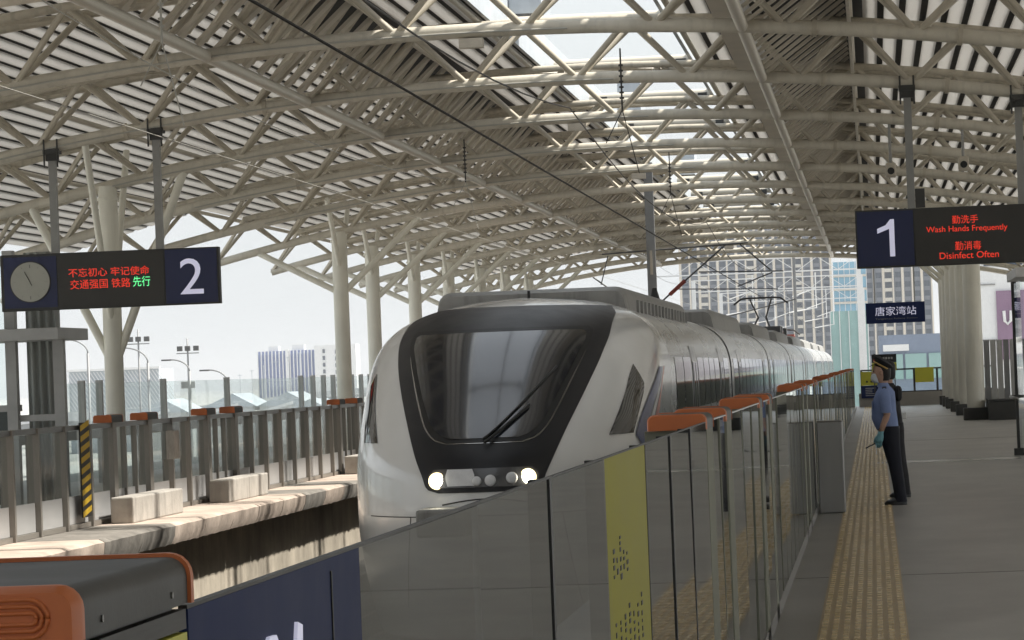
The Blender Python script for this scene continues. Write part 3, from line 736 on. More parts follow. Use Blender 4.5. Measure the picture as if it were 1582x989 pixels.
for i in range(3):
    yv = 205 + i * 45
    lb = ['nearest', 'middle', 'farthest'][i] + ' bright white portal gantry beyond the platform end'
    g = thing('line_gantry', (-6, yv, -1.5), lb, 'gantry', 'gantries beyond the platform end')
    for x in (-11.0, -.6): MB().box(x - .12, x + .12, yv - .12, yv + .12, -1.5, 7.2).build('post', 'bright_white', g)
    b = MB(); b.bar((-11, yv, 7.2), (-.6, yv, 7.2), .07, .07); b.bar((-11, yv, 6.5), (-.6, yv, 6.5), .07, .07); b.build('beam', 'bright_white', g)
    for j in range(10): ibar('brace', (-11 + 1.04 * j, yv, 6.5 if j % 2 else 7.2), (-11 + 1.04 * (j + 1), yv, 7.2 if j % 2 else 6.5), .035, .035, 'bright_white', g)
    for x in (-4.0, -7.2):
        MB().path([(x + 1.2, yv, 6.4), (x + 1.2, yv, 4.6), (x - .2, yv, 4.4)], .04, 6).build('dropper', 'bright_white', g); MB().path([(x + 1.2, yv, 5.6), (x, yv, 5.2)], .035, 6).build('dropper', 'bright_white', g)

# ================================================================== HANGING SIGNS
SY = 59.1
def hang(parent, x, ztop, zbot, y=SY):
    MB().box(x - .055, x + .055, y - .055, y + .055, zbot, ztop).build('hanger_pole', 'post_grey', parent)
    b = MB(); b.box(x - .12, x + .12, y - .12, y + .12, ztop - .02, ztop + .06); b.box(x - .085, x + .085, y - .09, y + .09, ztop - .12, ztop - .02); b.build('clamp', 'bracket_dark', parent)
    for sx in (-.1, .1): MB().path([(x + sx, y - .12, ztop - .22), (x + sx, y - .12, ztop + .2)], .014, 6).build('bolt', 'bracket_dark', parent)
s2 = thing('platform_sign', (-11.27, SY, 2.95), 'hanging sign with clock, red text board and white numeral 2', 'sign', 'hanging platform signs')
MB().box(-12.93, -9.63, SY - .09, SY + .09, 2.955, 3.80).build('casing', 'cap_grey', s2, bevel=.01)
MB().box(-12.88, -12.08, SY - .098, SY - .088, 3.0, 3.76).build('clock_panel', 'navy', s2)
MB().box(-12.06, -10.46, SY - .098, SY - .088, 2.98, 3.78).build('text_board', 'led_board', s2)
MB().box(-10.44, -9.66, SY - .098, SY - .088, 2.98, 3.78).build('number_panel', 'navy', s2)
text('numeral', '2', -10.22, -9.87, 3.11, 3.64, SY - .102, 'letter_white', s2)
text('led_text', '不忘初心 牢记使命', -11.9, -10.68, 3.43, 3.56, SY - .102, 'led_red', s2)
text('led_text', '交通强国 铁路', -11.88, -10.97, 3.25, 3.39, SY - .102, 'led_red', s2)
text('led_text', '先行', -10.93, -10.67, 3.255, 3.405, SY - .102, 'led_green', s2)
def disk(name, cx, cz, r, y0, y1, m, parent, n=40):
    return MB().poly([(cx + r * math.cos(-2 * math.pi * k / n), y0, cz + r * math.sin(-2 * math.pi * k / n)) for k in range(n)], (0, y1 - y0, 0)).build(name, m, parent)
cl = thing('clock', (-12.48, SY - .1, 3.39), 'round pale clock set into the left end of the numeral 2 sign', 'clock')
disk('clock_rim', -12.48, 3.385, .31, SY - .118, SY - .099, 'bracket_dark', cl); disk('clock_dial', -12.48, 3.385, .295, SY - .122, SY - .1185, 'clock_face', cl)
for k in range(12):
    a = R(30 * k); L = .05 if k % 3 == 0 else .03
    p = Vector((-12.48 + .26 * math.sin(a), SY - .123, 3.385 + .26 * math.cos(a))); q = Vector((-12.48 + (.26 - L) * math.sin(a), SY - .123, 3.385 + (.26 - L) * math.cos(a)))
    MB().bar(p, q, .014 if k % 3 == 0 else .008, .002).build('hour_mark', 'clock_mark', cl)
for ang, L, w in ((-26, .115, .022), (-27, .20, .012)):
    a = R(ang); c = Vector((-12.47, SY - .126 - L * .01, 3.36)); d = Vector((math.sin(a), 0, math.cos(a))); MB().bar(c - d * .03, c + d * L, w, .003).build('clock_hand', 'black', cl)
hang(s2, -12.1, zc(-12.1) - .1, 3.8); hang(s2, -10.52, zc(-10.5) - .1, 3.8)
s1 = thing('platform_sign', (1.4, SY, 3.08), 'hanging sign with white numeral 1 and red text board over right platform', 'sign', 'hanging platform signs')
MB().box(-.19, 3.1, SY - .09, SY + .09, 3.08, 3.93).build('casing', 'cap_grey', s1, bevel=.01)
MB().box(-.165, .655, SY - .098, SY - .088, 3.105, 3.905).build('number_panel', 'navy', s1)
MB().box(.675, 2.28, SY - .098, SY - .088, 3.105, 3.905).build('text_board', 'led_board', s1)
MB().box(2.30, 3.08, SY - .098, SY - .088, 3.105, 3.905).build('clock_panel', 'navy', s1)
b = MB(); b.poly([(.30, SY - .104, 3.24), (.375, SY - .104, 3.24), (.375, SY - .104, 3.785), (.32, SY - .104, 3.785), (.25, SY - .104, 3.70), (.125, SY - .104, 3.65), (.125, SY - .104, 3.58), (.30, SY - .104, 3.645)][::-1], (0, .004, 0)); b.build('numeral', 'letter_white', s1)
text('led_text', '勤洗手', 1.22, 1.60, 3.68, 3.80, SY - .102, 'led_red', s1)
text('led_text', 'Wash Hands Frequently', .84, 2.02, 3.54, 3.65, SY - .102, 'led_red', s1)
text('led_text', '勤消毒', 1.25, 1.63, 3.29, 3.42, SY - .102, 'led_red', s1)
text('led_text', 'Disinfect Often', 1.02, 1.88, 3.17, 3.265, SY - .102, 'led_red', s1)
hang(s1, .64, zc(.64) - .1, 3.93); hang(s1, 2.25, zc(2.25) - .1, 3.93)
MB().box(.70, .84, SY - .05, SY + .05, 3.94, 4.22).build('junction_box', 'bracket_dark', s1)
st = thing('station_name_sign', (.7, 122, 2.85), 'small dark hanging station name sign below the numeral 1 sign', 'sign')
MB().box(-.18, 1.6, 121.95, 122.05, 2.87, 3.49).build('panel', 'poster_navy', st, bevel=.01)
text('station_name', '唐家湾站', .10, 1.34, 3.10, 3.37, 121.945, 'letter_white', st)
text('station_name_latin', 'Tangjiawan Railway Station', .10, 1.36, 2.97, 3.03, 121.945, 'mast_grey', st)
for x in (0.1, 1.3): MB().path([(x, 122, 3.49), (x, 122, zc(x))], .02, 8).build('hanger_pole', 'post_grey', st)
for i, (x, z) in enumerate(((.36, 4.5), (1.42, 4.55))):
    c = thing('security_camera', (x, SY + 9, z), ['white box camera left under the right ceiling', 'white box camera right under the right ceiling'][i], 'camera', 'cameras under the ceiling')
    x2 = x * 68.1 / 59; z2 = 1.7 + (z - 1.7) * 68.1 / 59; yv = 68.1
    MB().path([(x2, yv, zc(x2)), (x2, yv, z2 + .1)], .025, 8).build('stem', 'post_grey', c)
    MB().box(x2 - .09, x2 + .09, yv - .22, yv + .15, z2 - .12, z2 + .12).build('housing', 'fin_pale', c, bevel=.03)
    MB().path([(x2, yv - .225, z2 - .02), (x2, yv - .24, z2 - .02)], .06, 12).build('lens', 'black', c)
# ================================================================== FAR PLATFORM FURNITURE
kx = thing('lift_shelter', (-13.4, 60, 0), 'grey steel and glass lift enclosure at the left edge', 'shelter')
for x in (-12.29, -13.02, -14.6): MB().box(x - .08, x + .08, 59.9, 60.1, .0, 2.52 if x > -12.5 else 3.9).build('post', 'kiosk_grey', kx)
MB().box(-14.9, -12.13, 59.2, 61.5, 2.52, 2.70).build('canopy', 'kiosk_grey', kx, bevel=.01)
MB().box(-14.6, -12.9, 60.0, 60.06, 1.46, 1.56).build('rail', 'kiosk_grey', kx)
MB().box(-12.94, -12.37, 60.0, 60.06, 1.30, 1.40).build('rail', 'kiosk_grey', kx)
rws = [[(-13.0 + .33 * i / 24 * 1.6, 61.0 + .05 * math.sin(i * 1.1), z) for i in range(25)] for z in (.0, 2.0, 3.9)]
MB().grid(rws).build('side_cladding', 'curtain_grey', kx, True)
MB().box(-14.6, -13.1, 60.02, 60.04, 1.56, 3.9).build('glass_pane', 'glass_clear', kx); MB().box(-14.6, -13.1, 60.02, 60.04, .05, 1.46).build('lower_panel', 'panel_green_dark', kx)
gf = thing('glass_fence', (-14.5, 85, 0), 'clear glass fence with grey posts along the back of far platform', 'fence')
fy = [69.2, 72.7, 74.4, 81.2, 89.3, 101, 103.2, 105.2, 107.1, 109, 111, 113, 115, 119, 123, 127]
for i, yv in enumerate(fy):
    ibox('fence_post', -14.56, -14.44, yv - .07, yv + .07, .0, 1.93, 'kiosk_grey', gf)
    if i + 1 < len(fy): ibox('fence_pane', -14.51, -14.495, yv + .09, fy[i + 1] - .09, .1, 1.88, 'glass_clear', gf)
MB().box(-14.55, -14.45, 66, 127, .85, 1.02).build('fence_rail', 'kiosk_grey', gf)

# ================================================================== RIGHT PLATFORM END
ew = thing('end_wall', (1, 155, 0), 'low beige wall with glass screen across the end of the platform', 'wall')
MB().box(-.62, 5, 155, 155.2, .0, .52).build('base', 'end_wall', ew)
for x in (-.5, .65, 1.52, 2.4): ibox('screen_post', x - .04, x + .04, 155.02, 155.12, .52, 1.42, 'bracket_dark', ew)
for x0, x1 in ((-.46, .61), (.69, 1.48), (1.56, 2.36), (2.44, 4.5)): ibox('screen_pane', x0, x1, 155.06, 155.075, .54, 1.36, 'glass_clear', ew)
MB().box(-.5, 4.6, 155.0, 155.14, 1.37, 1.43).build('screen_rail', 'bracket_dark', ew); MB().box(-.5, 4.6, 155.01, 155.13, .52, .56).build('screen_sill', 'bracket_dark', ew)
n1 = thing('notice_board', (-.2, 154.9, .3), 'yellow over navy notice on the platform end wall beside the barrier', 'notice')
MB().box(-.52, .13, 154.93, 154.96, .82, 1.35).build('yellow_panel', 'poster_yellow', n1); MB().box(-.52, .13, 154.93, 154.96, .33, .815).build('navy_panel', 'poster_navy', n1)
rp = random.Random(2); b = MB()
for r_ in range(5): b.box(-.36, -.36 + rp.uniform(.25, .42), 154.925, 154.929, .42 + r_ * .07, .445 + r_ * .07)
b.build('printed_lines', 'frost_panel', n1)
b = MB()
for x in (-.33, -.16): b.box(x, x + .07, 154.925, 154.929, .93, 1.0)
b.build('printed_marks', 'black', n1)
n2 = thing('exit_sign', (.4, 150, 1.4), 'black and yellow direction sign behind the officer cap', 'sign')
MB().box(-.08, .84, 149.97, 150.03, 1.68, 1.99).build('black_panel', 'black', n2); MB().box(-.08, .84, 149.97, 150.03, 1.37, 1.676).build('yellow_panel', 'poster_yellow', n2)
MB().box(.0, .06, 149.96, 149.969, 1.75, 1.90).build('pictogram', 'led_red', n2); b = MB()
for i in range(6): b.box(.13 + i * .1, .2 + i * .1, 149.96, 149.969, 1.80, 1.88)
b.build('printed_marks', 'frost_panel', n2)
for x in (.0, .76): MB().box(x - .02, x + .02, 149.98, 150.02, .0, 1.37).build('leg', 'bracket_dark', n2)
tag(MB().box(1.56, 2.27, 154.9, 154.93, .87, 1.44).build('yellow_poster', 'poster_yellow'), 'plain yellow poster on the glass of platform end screen', 'poster')
pb = thing('service_cabinet', (3.6, 111, 0), 'low dark grey cabinet against the nearest right column', 'cabinet')
MB().box(3.08, 4.5, 110.2, 112, .0, .52).build('body', 'cap_grey', pb, bevel=.02); MB().box(3.06, 4.52, 110.18, 112.02, .522, .56).build('lid', 'bracket_dark', pb)
fs = thing('ribbed_screen', (3.5, 113, 0), 'grey ribbed glass screen standing behind the dark cabinet', 'screen')
for i in range(9): ibox('screen_slat', 3.06 + i * .18, 3.22 + i * .18, 112.6, 112.64, .0, 2.2, 'kiosk_grey' if i % 3 else 'mast_grey', fs)
kr = thing('lift_enclosure', (3, 70, 0), 'dark framed glass lift enclosure cut by the right edge', 'shelter')
for x, yv in ((2.46, 70), (2.62, 66.5), (4.4, 70)): MB().box(x - .045, x + .045, yv - .05, yv + .05, .0, 3.0).build('post', 'bracket_dark', kr)
MB().box(2.36, 5, 66, 70.3, 3.0, 3.16).build('canopy', 'bright_white', kr, bevel=.01); MB().box(2.44, 2.48, 66.5, 69.9, .1, 2.95).build('glass_pane', 'glass_clear', kr)
MB().path([(2.30, 69, 1.02), (2.30, 66, 1.02)], .03, 8).build('handrail', 'stainless', kr, True); MB().box(2.28, 2.44, 69.0, 69.1, 1.0, 1.05).build('handrail_bracket', 'bracket_dark', kr)
MB().box(2.36, 2.56, 69.85, 70.15, .0, .12).build('foot', 'cap_grey', kr)

# ================================================================== PEOPLE
def ring(c, rx, ry, n=20, tilt=0.0, sq=2.0):
    c = Vector(c); pts = []
    for k in range(n):
        a = 2 * math.pi * k / n; ca, sa = math.cos(a), math.sin(a)
        ex = math.copysign(abs(ca) ** (2 / sq), ca) * rx; ey = math.copysign(abs(sa) ** (2 / sq), sa) * ry
        pts.append((c.x + ex * math.cos(tilt), c.y + ey, c.z + ex * math.sin(tilt)))
    return pts
def person(px, py, label, c, officer=True, s=1.0):
    t = thing('person', (px, py, 0), label, 'person')
    def P(x, y, z): return Vector((px + x * s, py + y * s, z * s))
    def lf(name, lst, m, par=t, tilt=0., sq=2.0):
        return MB().loft([ring(P(x, y, z), rx * s, ry * s, 20, tilt, sq) for x, y, z, rx, ry in lst]).build(name, m, par, True, auto=60)
    # body: head, neck, trunk, both arms and hands as one skin
    b = MB()
    b.loft([ring(P(x, 0, z), rx * s, ry * s) for x, z, rx, ry in ((.0, .86, .10, .14), (-.02, 1.1, .10, .14), (-.02, 1.36, .085, .15), (-.02, 1.42, .055, .06), (-.03, 1.47, .052, .055), (-.045, 1.50, .072, .062), (-.05, 1.54, .094, .072), (-.05, 1.60, .104, .078), (-.045, 1.66, .10, .077), (-.045, 1.70, .08, .065), (-.045, 1.725, .035, .03))])
    b.loft([ring(P(x, 0, z), .013 * s, .014 * s, 10) for x, z in ((-.138, 1.625), (-.152, 1.60), (-.162, 1.585), (-.14, 1.575))])
    for sy in (-1, 1):
        b.loft([ring(P(x, sy * y_, z), r_ * s, r_ * s * .95, 14) for x, y_, z, r_ in ((-.015, .222, 1.30, .044), (-.01, .228, 1.20, .046), (.0, .235, 1.09, .041), (-.022, .236, 1.03, .042), (-.05, .235, .97, .037), (-.085, .23, .86, .027))])
        b.loft([ring(P(-.05, sy * .078, z), r1 * s, .012 * s, 10) for z, r1 in ((1.565, .012), (1.59, .022), (1.615, .024), (1.63, .012))])
        b.loft([ring(P(x, sy * .23, z), r1 * s, .017 * s, 12) for x, z, r1 in ((-.085, .865, .026), (-.095, .83, .040), (-.105, .79, .042), (-.11, .765, .036))])
        for k, (dx, L) in enumerate(((-.03, .065), (-.01, .075), (.01, .07), (.028, .055))):
            b.path([P(-.108 + dx, sy * .23, .775), P(-.115 + dx, sy * .225, .775 - L * .55), P(-.118 + dx + .008, sy * .205, .775 - L)], [.0095 * s, .009 * s, .007 * s], 8)
        b.path([P(-.125, sy * .225, .835), P(-.152, sy * .215, .80), P(-.158, sy * .21, .765)], [.011 * s, .010 * s, .008 * s], 8)
    body_ = b.build('body', 'skin', t, True)
    top = 'shirt_blue' if officer else 'dark_cloth'
    lf('shirt', [(-.0, 0, .92, .135, .175), (-.015, 0, .98, .145, .178), (-.03, 0, 1.05, .155, .178), (-.035, 0, 1.15, .148, .185), (-.025, 0, 1.27, .135, .20), (-.01, 0, 1.36, .115, .20), (-.01, 0, 1.405, .085, .14), (-.02, 0, 1.435, .066, .075), (-.025, 0, 1.455, .064, .068)], top)
    for sy in (-1, 1):
        lf('sleeve', [(-.002, sy * .238, 1.115, .066, .060), (-.008, sy * .234, 1.20, .064, .060), (-.015, sy * .224, 1.29, .067, .064), (-.02, sy * .205, 1.35, .066, .066), (-.02, sy * .18, 1.395, .050, .058), (-.02, sy * .155, 1.412, .022, .03)], top)
        # trousers and shoes; the body leans forward over the feet
        lf('trouser_leg', [(.015, sy * .085, .95, .125, .10), (.02, sy * .088, .86, .128, .10), (.04, sy * .088, .70, .105, .088), (.075, sy * .088, .48, .083, .075), (.105, sy * .088, .28, .076, .068), (.125, sy * .09, .08, .072, .064), (.13, sy * .09, .035, .074, .066)], 'trouser_dark' if officer else 'dark_cloth')
        lf('shoe', [(.065, sy * .09, .0, .135, .046), (.065, sy * .09, .025, .137, .047), (.08, sy * .09, .055, .115, .042), (.115, sy * .09, .085, .07, .038)], 'shoe_black')
        if officer:
            g = MB(); g.loft([ring(P(x, sy * .23, z), r1 * s, ry * s, 12) for x, z, r1, ry in ((-.078, .895, .036, .033), (-.085, .865, .034, .030), (-.095, .83, .046, .024), (-.105, .79, .048, .024), (-.11, .76, .04, .021))])
            for dx, L in ((-.03, .065), (-.01, .075), (.01, .07), (.028, .055)):
                g.path([P(-.108 + dx, sy * .23, .775), P(-.115 + dx, sy * .225, .775 - L * .55), P(-.118 + dx + .008, sy * .205, .772 - L)], [.0125 * s, .012 * s, .010 * s], 8)
            g.path([P(-.125, sy * .225, .835), P(-.155, sy * .215, .80), P(-.162, sy * .21, .762)], [.014 * s, .013 * s, .011 * s], 8)
            g.build('glove', 'glove_blue', t, True)
    if officer:
        lf('collar', [(-.03, 0, 1.43, .074, .078), (-.035, 0, 1.475, .062, .066)], top)
        for sy in (-1, 1): MB().bar(P(-.02, sy * .10, 1.425), P(-.02, sy * .20, 1.40), .05 * s, .012 * s).build('epaulette', 'trouser_dark', t)
        MB().box(px - .176 * s, px - .165 * s, py - .11 * s, py - .04 * s, 1.17 * s, 1.26 * s).build('pocket', top, t, bevel=.004)
    lf('belt', [(.006, 0, .905, .138, .178), (.006, 0, .945, .138, .178)], 'shoe_black')
    lf('hair', [(-.01, 0, 1.50, .052, .068), (.005, 0, 1.55, .062, .08), (-.0, 0, 1.62, .07, .086), (-.03, 0, 1.68, .10, .084), (-.04, 0, 1.725, .085, .07), (-.04, 0, 1.745, .035, .03)], 'hair')
    for sy in (-1, 1): MB().path([P(-.138, sy * .034, 1.617), P(-.146, sy * .034, 1.617)], .011 * s, 8).build('eye', 'black', body_)
    MB().path([P(-.145, -.02, 1.52), P(-.147, .02, 1.52)], .006 * s, 6).build('mouth', 'insulator', body_)
    m_ = MB(); m_.loft([ring(P(x, 0, z), rx * s, ry * s, 16) for x, z, rx, ry in ((-.105, 1.475, .035, .042), (-.115, 1.50, .052, .058), (-.12, 1.535, .058, .064), (-.118, 1.57, .052, .062), (-.11, 1.59, .045, .055))])
    m_.build('face_mask', 'mask_white', t, True)
    if officer:
        cp = MB(); tl = -.52
        cp.loft([ring(P(-.035, 0, 1.665), .112 * s, .09 * s, 20, tl), ring(P(-.03, 0, 1.70), .114 * s, .092 * s, 20, tl), ring(P(-.028, 0, 1.715), .135 * s, .115 * s, 20, tl), ring(P(-.028, 0, 1.745), .145 * s, .125 * s, 20, tl - .02), ring(P(-.03, 0, 1.77), .11 * s, .095 * s, 20, tl - .05), ring(P(-.03, 0, 1.78), .03 * s, .03 * s, 20, tl)])
        cap_ = cp.build('peaked_cap', 'dark_cloth', t, True, auto=60)
        MB().loft([ring(P(-.035, 0, 1.668), .117 * s, .095 * s, 20, tl), ring(P(-.033, 0, 1.688), .118 * s, .096 * s, 20, tl)]).build('cap_band', 'gold', cap_, True)
        MB().loft([ring(P(-.115, 0, 1.70), .075 * s, .08 * s, 20, .35), ring(P(-.118, 0, 1.708), .077 * s, .081 * s, 20, .35)]).build('visor', 'shoe_black', cap_, True)
        MB().path([P(-.155, -.23, .755), P(-.27, -.235, .70)], .008 * s, 8).build('signal_baton', 'black', t); MB().path([P(-.15, -.23, .75), P(-.14, -.235, .62)], .005 * s, 6).build('cord', 'mask_white', t)
    return t
person(.13, 47.9, 'station officer in light blue shirt, peaked cap and mask facing the train', None, True, .985)
p2 = person(.20, 50.6, 'person in dark clothes mostly hidden behind the blue shirted officer', None, False, .985)
MB().box(.33, .38, 50.35, 50.5, .98, 1.06).build('paper', 'bright_white', p2, bevel=.005)
MB().box(.24, .335, 50.4, 50.8, 1.20, 1.40).build('shoulder_bag', 'dark_cloth', p2, bevel=.05)

# ================================================================== TOWN BEYOND
def tower(name, label, x0, x1, y, ztop, cols, pitch, zlo, zhi, group='towers beyond the station', depth=22, glassw=.62):
    t = thing(name, ((x0 + x1) / 2, y, GZ), label, 'building', group)
    MB().box(x0, x1, y, y + depth, GZ, ztop).build('wall', 'tower_grey', t)
    cw = (x1 - x0) / cols; rr = random.Random(int(y))
    for c in range(cols + 1):
        x = x0 + c * cw; ww = cw * (.16 if c % 2 else .26)
        ibox('pilaster', x - ww / 2, x + ww / 2, y - .8 - .3 * (c % 2), y + .05, GZ, ztop, 'tower_cream', t)
    z = zlo; n = 0
    while z < zhi:
        for c in range(cols):
            if c % 5 == 2:
                ibox('balcony', x0 + (c + .12) * cw, x0 + (c + .88) * cw, y - 1.3, y, z - .5, z + .55, 'tower_slab', t)
            ibox('window', x0 + (c + .24) * cw, x0 + (c + .78) * cw, y - .25, y + .02, z + .75, z + 2.45, 'tower_glass', t)
        z += pitch
    return t
tower('apartment_tower', 'tall cream and grey apartment tower behind the train', -65.5, -13.6, 1390, 52, 16, 3.0, 3, 47)
tower('apartment_tower', 'cream apartment tower behind the station name sign', -2.0, 18.8, 1250, 46, 7, 3.0, 3, 33)
def simple(name, label, x0, x1, y, z1, m, cat='building', depth=15, z0=GZ, group=None):
    t = thing(name, ((x0 + x1) / 2, y, z0), label, cat, group); MB().box(x0, x1, y, y + depth, z0, z1).build('wall', m, t); return t
g = simple('glass_office', 'blue glass office block between the two apartment towers', -8.3, -.9, 900, 24.4, 'blue_glass')
for i in range(7): ibox('mullion', -8.3 + i * 1.23 - .06, -8.3 + i * 1.23 + .06, 899.7, 899.95, GZ, 24.4, 'bright_white', g)
for i in range(8): ibox('floor_band', -8.3, -.9, 899.6, 899.9, i * 3.0, i * 3.0 + .5, 'tower_slab', g)
g = simple('mint_hall', 'pale mint glass hall beyond the end of the platform', -5.8, -.6, 560, 9.0, 'mint_glass')
for i in range(5): ibox('mullion', -5.8 + i * 1.3 - .05, -5.8 + i * 1.3 + .05, 559.7, 559.95, GZ, 9, 'bright_white', g)
g = simple('low_annex', 'blue grey annex with pale windows below the far tower', .7, 9.5, 500, 5.0, 'bluegrey_wall')
for i in range(3): ibox('window', 1.0 + i * 2.9, 3.6 + i * 2.9, 499.7, 499.95, -.5, 2.6, 'mint_glass', g)
ibox('sign_band', 1.2, 4.4, 499.6, 499.9, 3.0, 3.8, 'bright_white', g)
tag(simple('pink_hoarding', 'pink hoarding low beyond the train tail', -10, -4.5, 420, 1.6, 'led_board', depth=1), None, 'hoarding')
M['pink'] = None
mat('pink', (.62, .34, .34), .6, var=.05)
bpy.data.objects['pink_hoarding'].children[0].data.materials[0] = M['pink']
g = simple('white_mall', 'white clad building with purple advertisement panel at right', 10.6, 30, 400, 14.5, 'bright_white', depth=30)
ibox('purple_panel', 12.3, 18, 399.7, 399.95, 1.5, 8.3, 'purple_ad', g)
MB().path([(13.0, 399.55, 6.3), (13.05, 399.55, 5.3), (13.35, 399.55, 5.0), (13.65, 399.55, 5.3), (13.7, 399.55, 6.3)], .16, 8).build('letter_mark', 'bright_white', g)
for i in range(4): ibox('window', 11.2 + i * 2.2, 12.8 + i * 2.2, 399.8, 399.96, 10.8, 13.2, 'tower_glass', g)
for z in (3.4, 8.9): ibox('cladding_joint', 10.6, 12.25, 399.85, 399.98, z, z + .12, 'post_grey', g)
# left: hotel blocks, lattice hall, ramps, lamps
g = simple('striped_block', 'distant blue striped slab block left of the train', -308.4, -279.2, 2000, 19.0, 'stripe_blue')
for i in range(17):
    x = -308.4 + i * 1.82; ibox('white_fin', x - .24, x + .24, 1999, 1999.9, GZ, 19.2, 'bright_white', g)
ibox('white_core', -294.2, -292.6, 1998.5, 1999.9, GZ, 19.6, 'bright_white', g); ibox('roof_house', -303, -298, 2001, 2008, 19, 21.5, 'bright_white', g); ibox('roof_house', -291, -285, 2001, 2008, 19, 21.8, 'bright_white', g)
g = simple('white_block', 'distant white block right of the blue striped block', -279.0, -258, 1995, 21.0, 'bright_white')
for r_ in range(8): ibox('window', -274.8, -273.6, 1994.6, 1994.95, 17 - r_ * 3.4, 19 - r_ * 3.4, 'tower_glass', g); ibox('window', -268.5, -264.5, 1994.6, 1994.95, 16.5 - r_ * 3.4, 18.5 - r_ * 3.4, 'tower_glass', g)
g = simple('lattice_hall', 'pale hall with diagonal lattice facade behind the far platform', -141.8, -125.7, 700, 5.5, 'roof_tin')
lb = MB()
for i in range(34):
    x = -146 + i * .62
    for d in (1,):
        p = Vector((max(x, -141.7), 699.7, -1 + 6.3)); lb.bar((x, 699.7, 5.3), (x + 4.2, 699.7, -1.4), .16, .10)
lb.build('lattice', 'bright_white', g)['kind'] = 'stuff'
ibox('cornice', -142, -125.4, 699.3, 700.2, 5.5, 5.9, 'bright_white', g)
def ramp(label, pts, w, m, name='road_ramp', z_th=.8):
    t = thing(name, pts[0], label, 'road'); rws = []
    for i, p in enumerate(pts):
        rws.append([(p[0], p[1] - w / 2, p[2]), (p[0], p[1] + w / 2, p[2]), (p[0], p[1] + w / 2, p[2] - z_th), (p[0], p[1] - w / 2, p[2] - z_th)])
    MB().loft(rws).build('deck', m, t)
    pr_ = MB().loft([[(p[0], p[1] - w / 2 - .3, p[2] + 1.0), (p[0], p[1] - w / 2, p[2] + 1.0), (p[0], p[1] - w / 2, p[2] - .2), (p[0], p[1] - w / 2 - .3, p[2] - .2)] for p in pts]).build('parapet', 'road_white', t)
    for p in pts[1:-1:3]: MB().box(p[0] - .6, p[0] + .6, p[1] - .6, p[1] + .6, GZ, p[2] - z_th).build('pier', 'road_white', t)
ramp('pale elevated road rising behind the far platform fence', [(-190 + 6 * i, 800, -4.0 + 4.2 / (1 + math.exp(-(i - 11) / 2.0))) for i in range(24)], 9, 'road')
ramp('lower pale slip road in front of the elevated road', [(-120 + 5 * i, 520, -2.6 + .9 * math.sin(i * .5)) for i in range(22)], 8, 'road')
rg = random.Random(5)
names = ['low grey tin shed roof beyond fence, leftmost', 'low grey tin shed roof beyond fence, second from left', 'low grey tin shed roof beyond fence, middle', 'low grey tin shed roof beyond fence, fourth from left', 'low grey tin shed roof beyond fence, rightmost']
for i in range(5):
    x = -78 + i * 6.5; y_ = 430 + rg.uniform(-20, 20)
    t = thing('market_shed', (x, y_, GZ), names[i], 'shed', 'sheds beyond the far platform'); zt = -.3 + rg.uniform(-.8, .9)
    MB().box(x - 2.8, x + 2.8, y_, y_ + 12, GZ, zt - 1).build('wall', 'road_white', t)
    MB().poly([(x - 3.1, y_ - .4, zt - 1), (x + 3.1, y_ - .4, zt - 1), (x + .4, y_ - .4, zt + .5)], (0, 13, 0)).build('roof', 'roof_tin', t)
    MB().bar((x - 2.5, y_ - .6, zt - 1.6), (x + 1, y_ - .6, zt - .7), .2, .3).build('awning', 'bright_white', t)
for i in range(7):
    x = -300 + i * 14; y_ = 1500; h = rg.uniform(4, 8)
    t = thing('distant_mast', (x, y_, GZ), ['first', 'second', 'third', 'fourth', 'fifth', 'sixth', 'seventh'][i] + ' of the faint thin masts left of the striped block, counted from left', 'mast', 'faint far masts')
    x = -243 + i * 4.6; MB().path([(x, y_, GZ), (x, y_, 5 + i * 1.5)], .12, 6).build('pole', 'roof_tin', t); MB().bar((x - .9, y_, 4.6 + i * 1.5), (x + .9, y_, 4.6 + i * 1.5), .15, .15).build('crossarm', 'roof_tin', t)
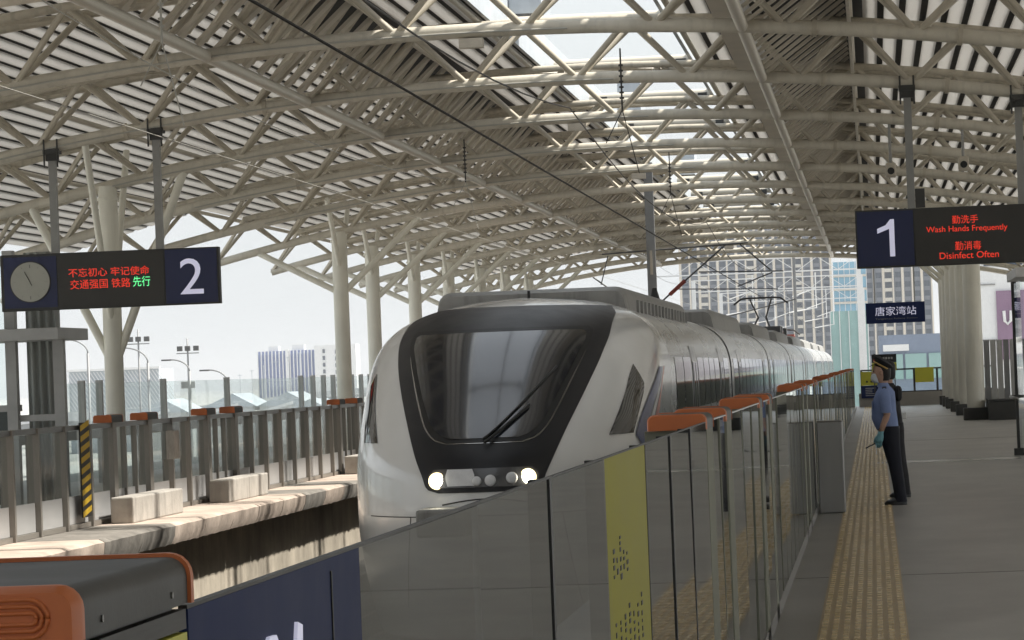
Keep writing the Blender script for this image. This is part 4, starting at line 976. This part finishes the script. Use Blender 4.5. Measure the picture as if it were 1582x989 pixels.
def flood(x, y, ztop, label):
    t = thing('floodlight_mast', (x, y, GZ), label, 'floodlight', 'floodlight masts')
    MB().path([(x, y, GZ), (x, y, ztop + .75)], [.13, .06], 8).build('pole', 'mast_grey', t, True); MB().bar((x - .85, y, ztop - .35), (x + .85, y, ztop - .35), .08, .08).build('crossarm', 'mast_grey', t)
    for d in (-.6, 0, .65): MB().box(x + d - .2, x + d + .2, y - .15, y + .15, ztop - .18, ztop + .2).build('lamp_head', 'galvanised', t, bevel=.03)
    return t
flood(-55.35, 300, 5.6, 'three headed floodlight mast beside the thick cream column')
f2 = flood(-51.6, 300, 4.75, 'three headed floodlight mast with a small dark board on it')
MB().box(-52.15, -51.1, 299.8, 299.9, 1.75, 2.25).build('board', 'mast_grey', f2)
for i, (tx, tz, px, pz) in enumerate(((-40.66, 4.43, -39.5, 3.7), (-37.69, 3.89, -36.45, 3.1), (-35.3, 3.2, -34.35, 2.6), (-33.38, 2.61, -32.45, 2.0))):
    t = thing('street_lamp', (px, 200, GZ), ['curved arm street lamp seen left of the thick column', 'curved arm street lamp right of the thick column', 'curved arm street lamp in front of the board floodlight', 'smallest curved arm street lamp, nearest the striped block'][i], 'lamp', 'street lamps')
    MB().path([(px, 200, GZ), (px, 200, pz)], .07, 8).build('pole', 'mast_grey', t, True)
    MB().path([(px + (tx - px) * (1 - math.cos(a)) , 200, pz + (tz - pz) * math.sin(a)) for a in [math.pi / 2 * j / 10 for j in range(11)]], .04, 6).build('arm', 'mast_grey', t, True)
    MB().box(tx - .45, tx + .05, 199.9, 200.1, tz - .05, tz + .03).build('lamp_head', 'galvanised', t, bevel=.02)

# ================================================================== HAZE
hm = bpy.data.materials.new('haze_air'); hm.use_nodes = True; n = hm.node_tree.nodes; n.clear()
ho = n.new('ShaderNodeOutputMaterial'); pv = n.new('ShaderNodeVolumePrincipled'); pv.inputs['Density'].default_value = .00013
pv.inputs['Color'].default_value = (.95, .97, 1, 1); pv.inputs['Anisotropy'].default_value = .2
hm.node_tree.links.new(pv.outputs[0], ho.inputs['Volume']); M['haze_air'] = hm
hz_ = MB().box(-9100, 9100, -3100, 16100, GZ - 2, 100).build('haze', 'haze_air'); hz_['kind'] = 'stuff'
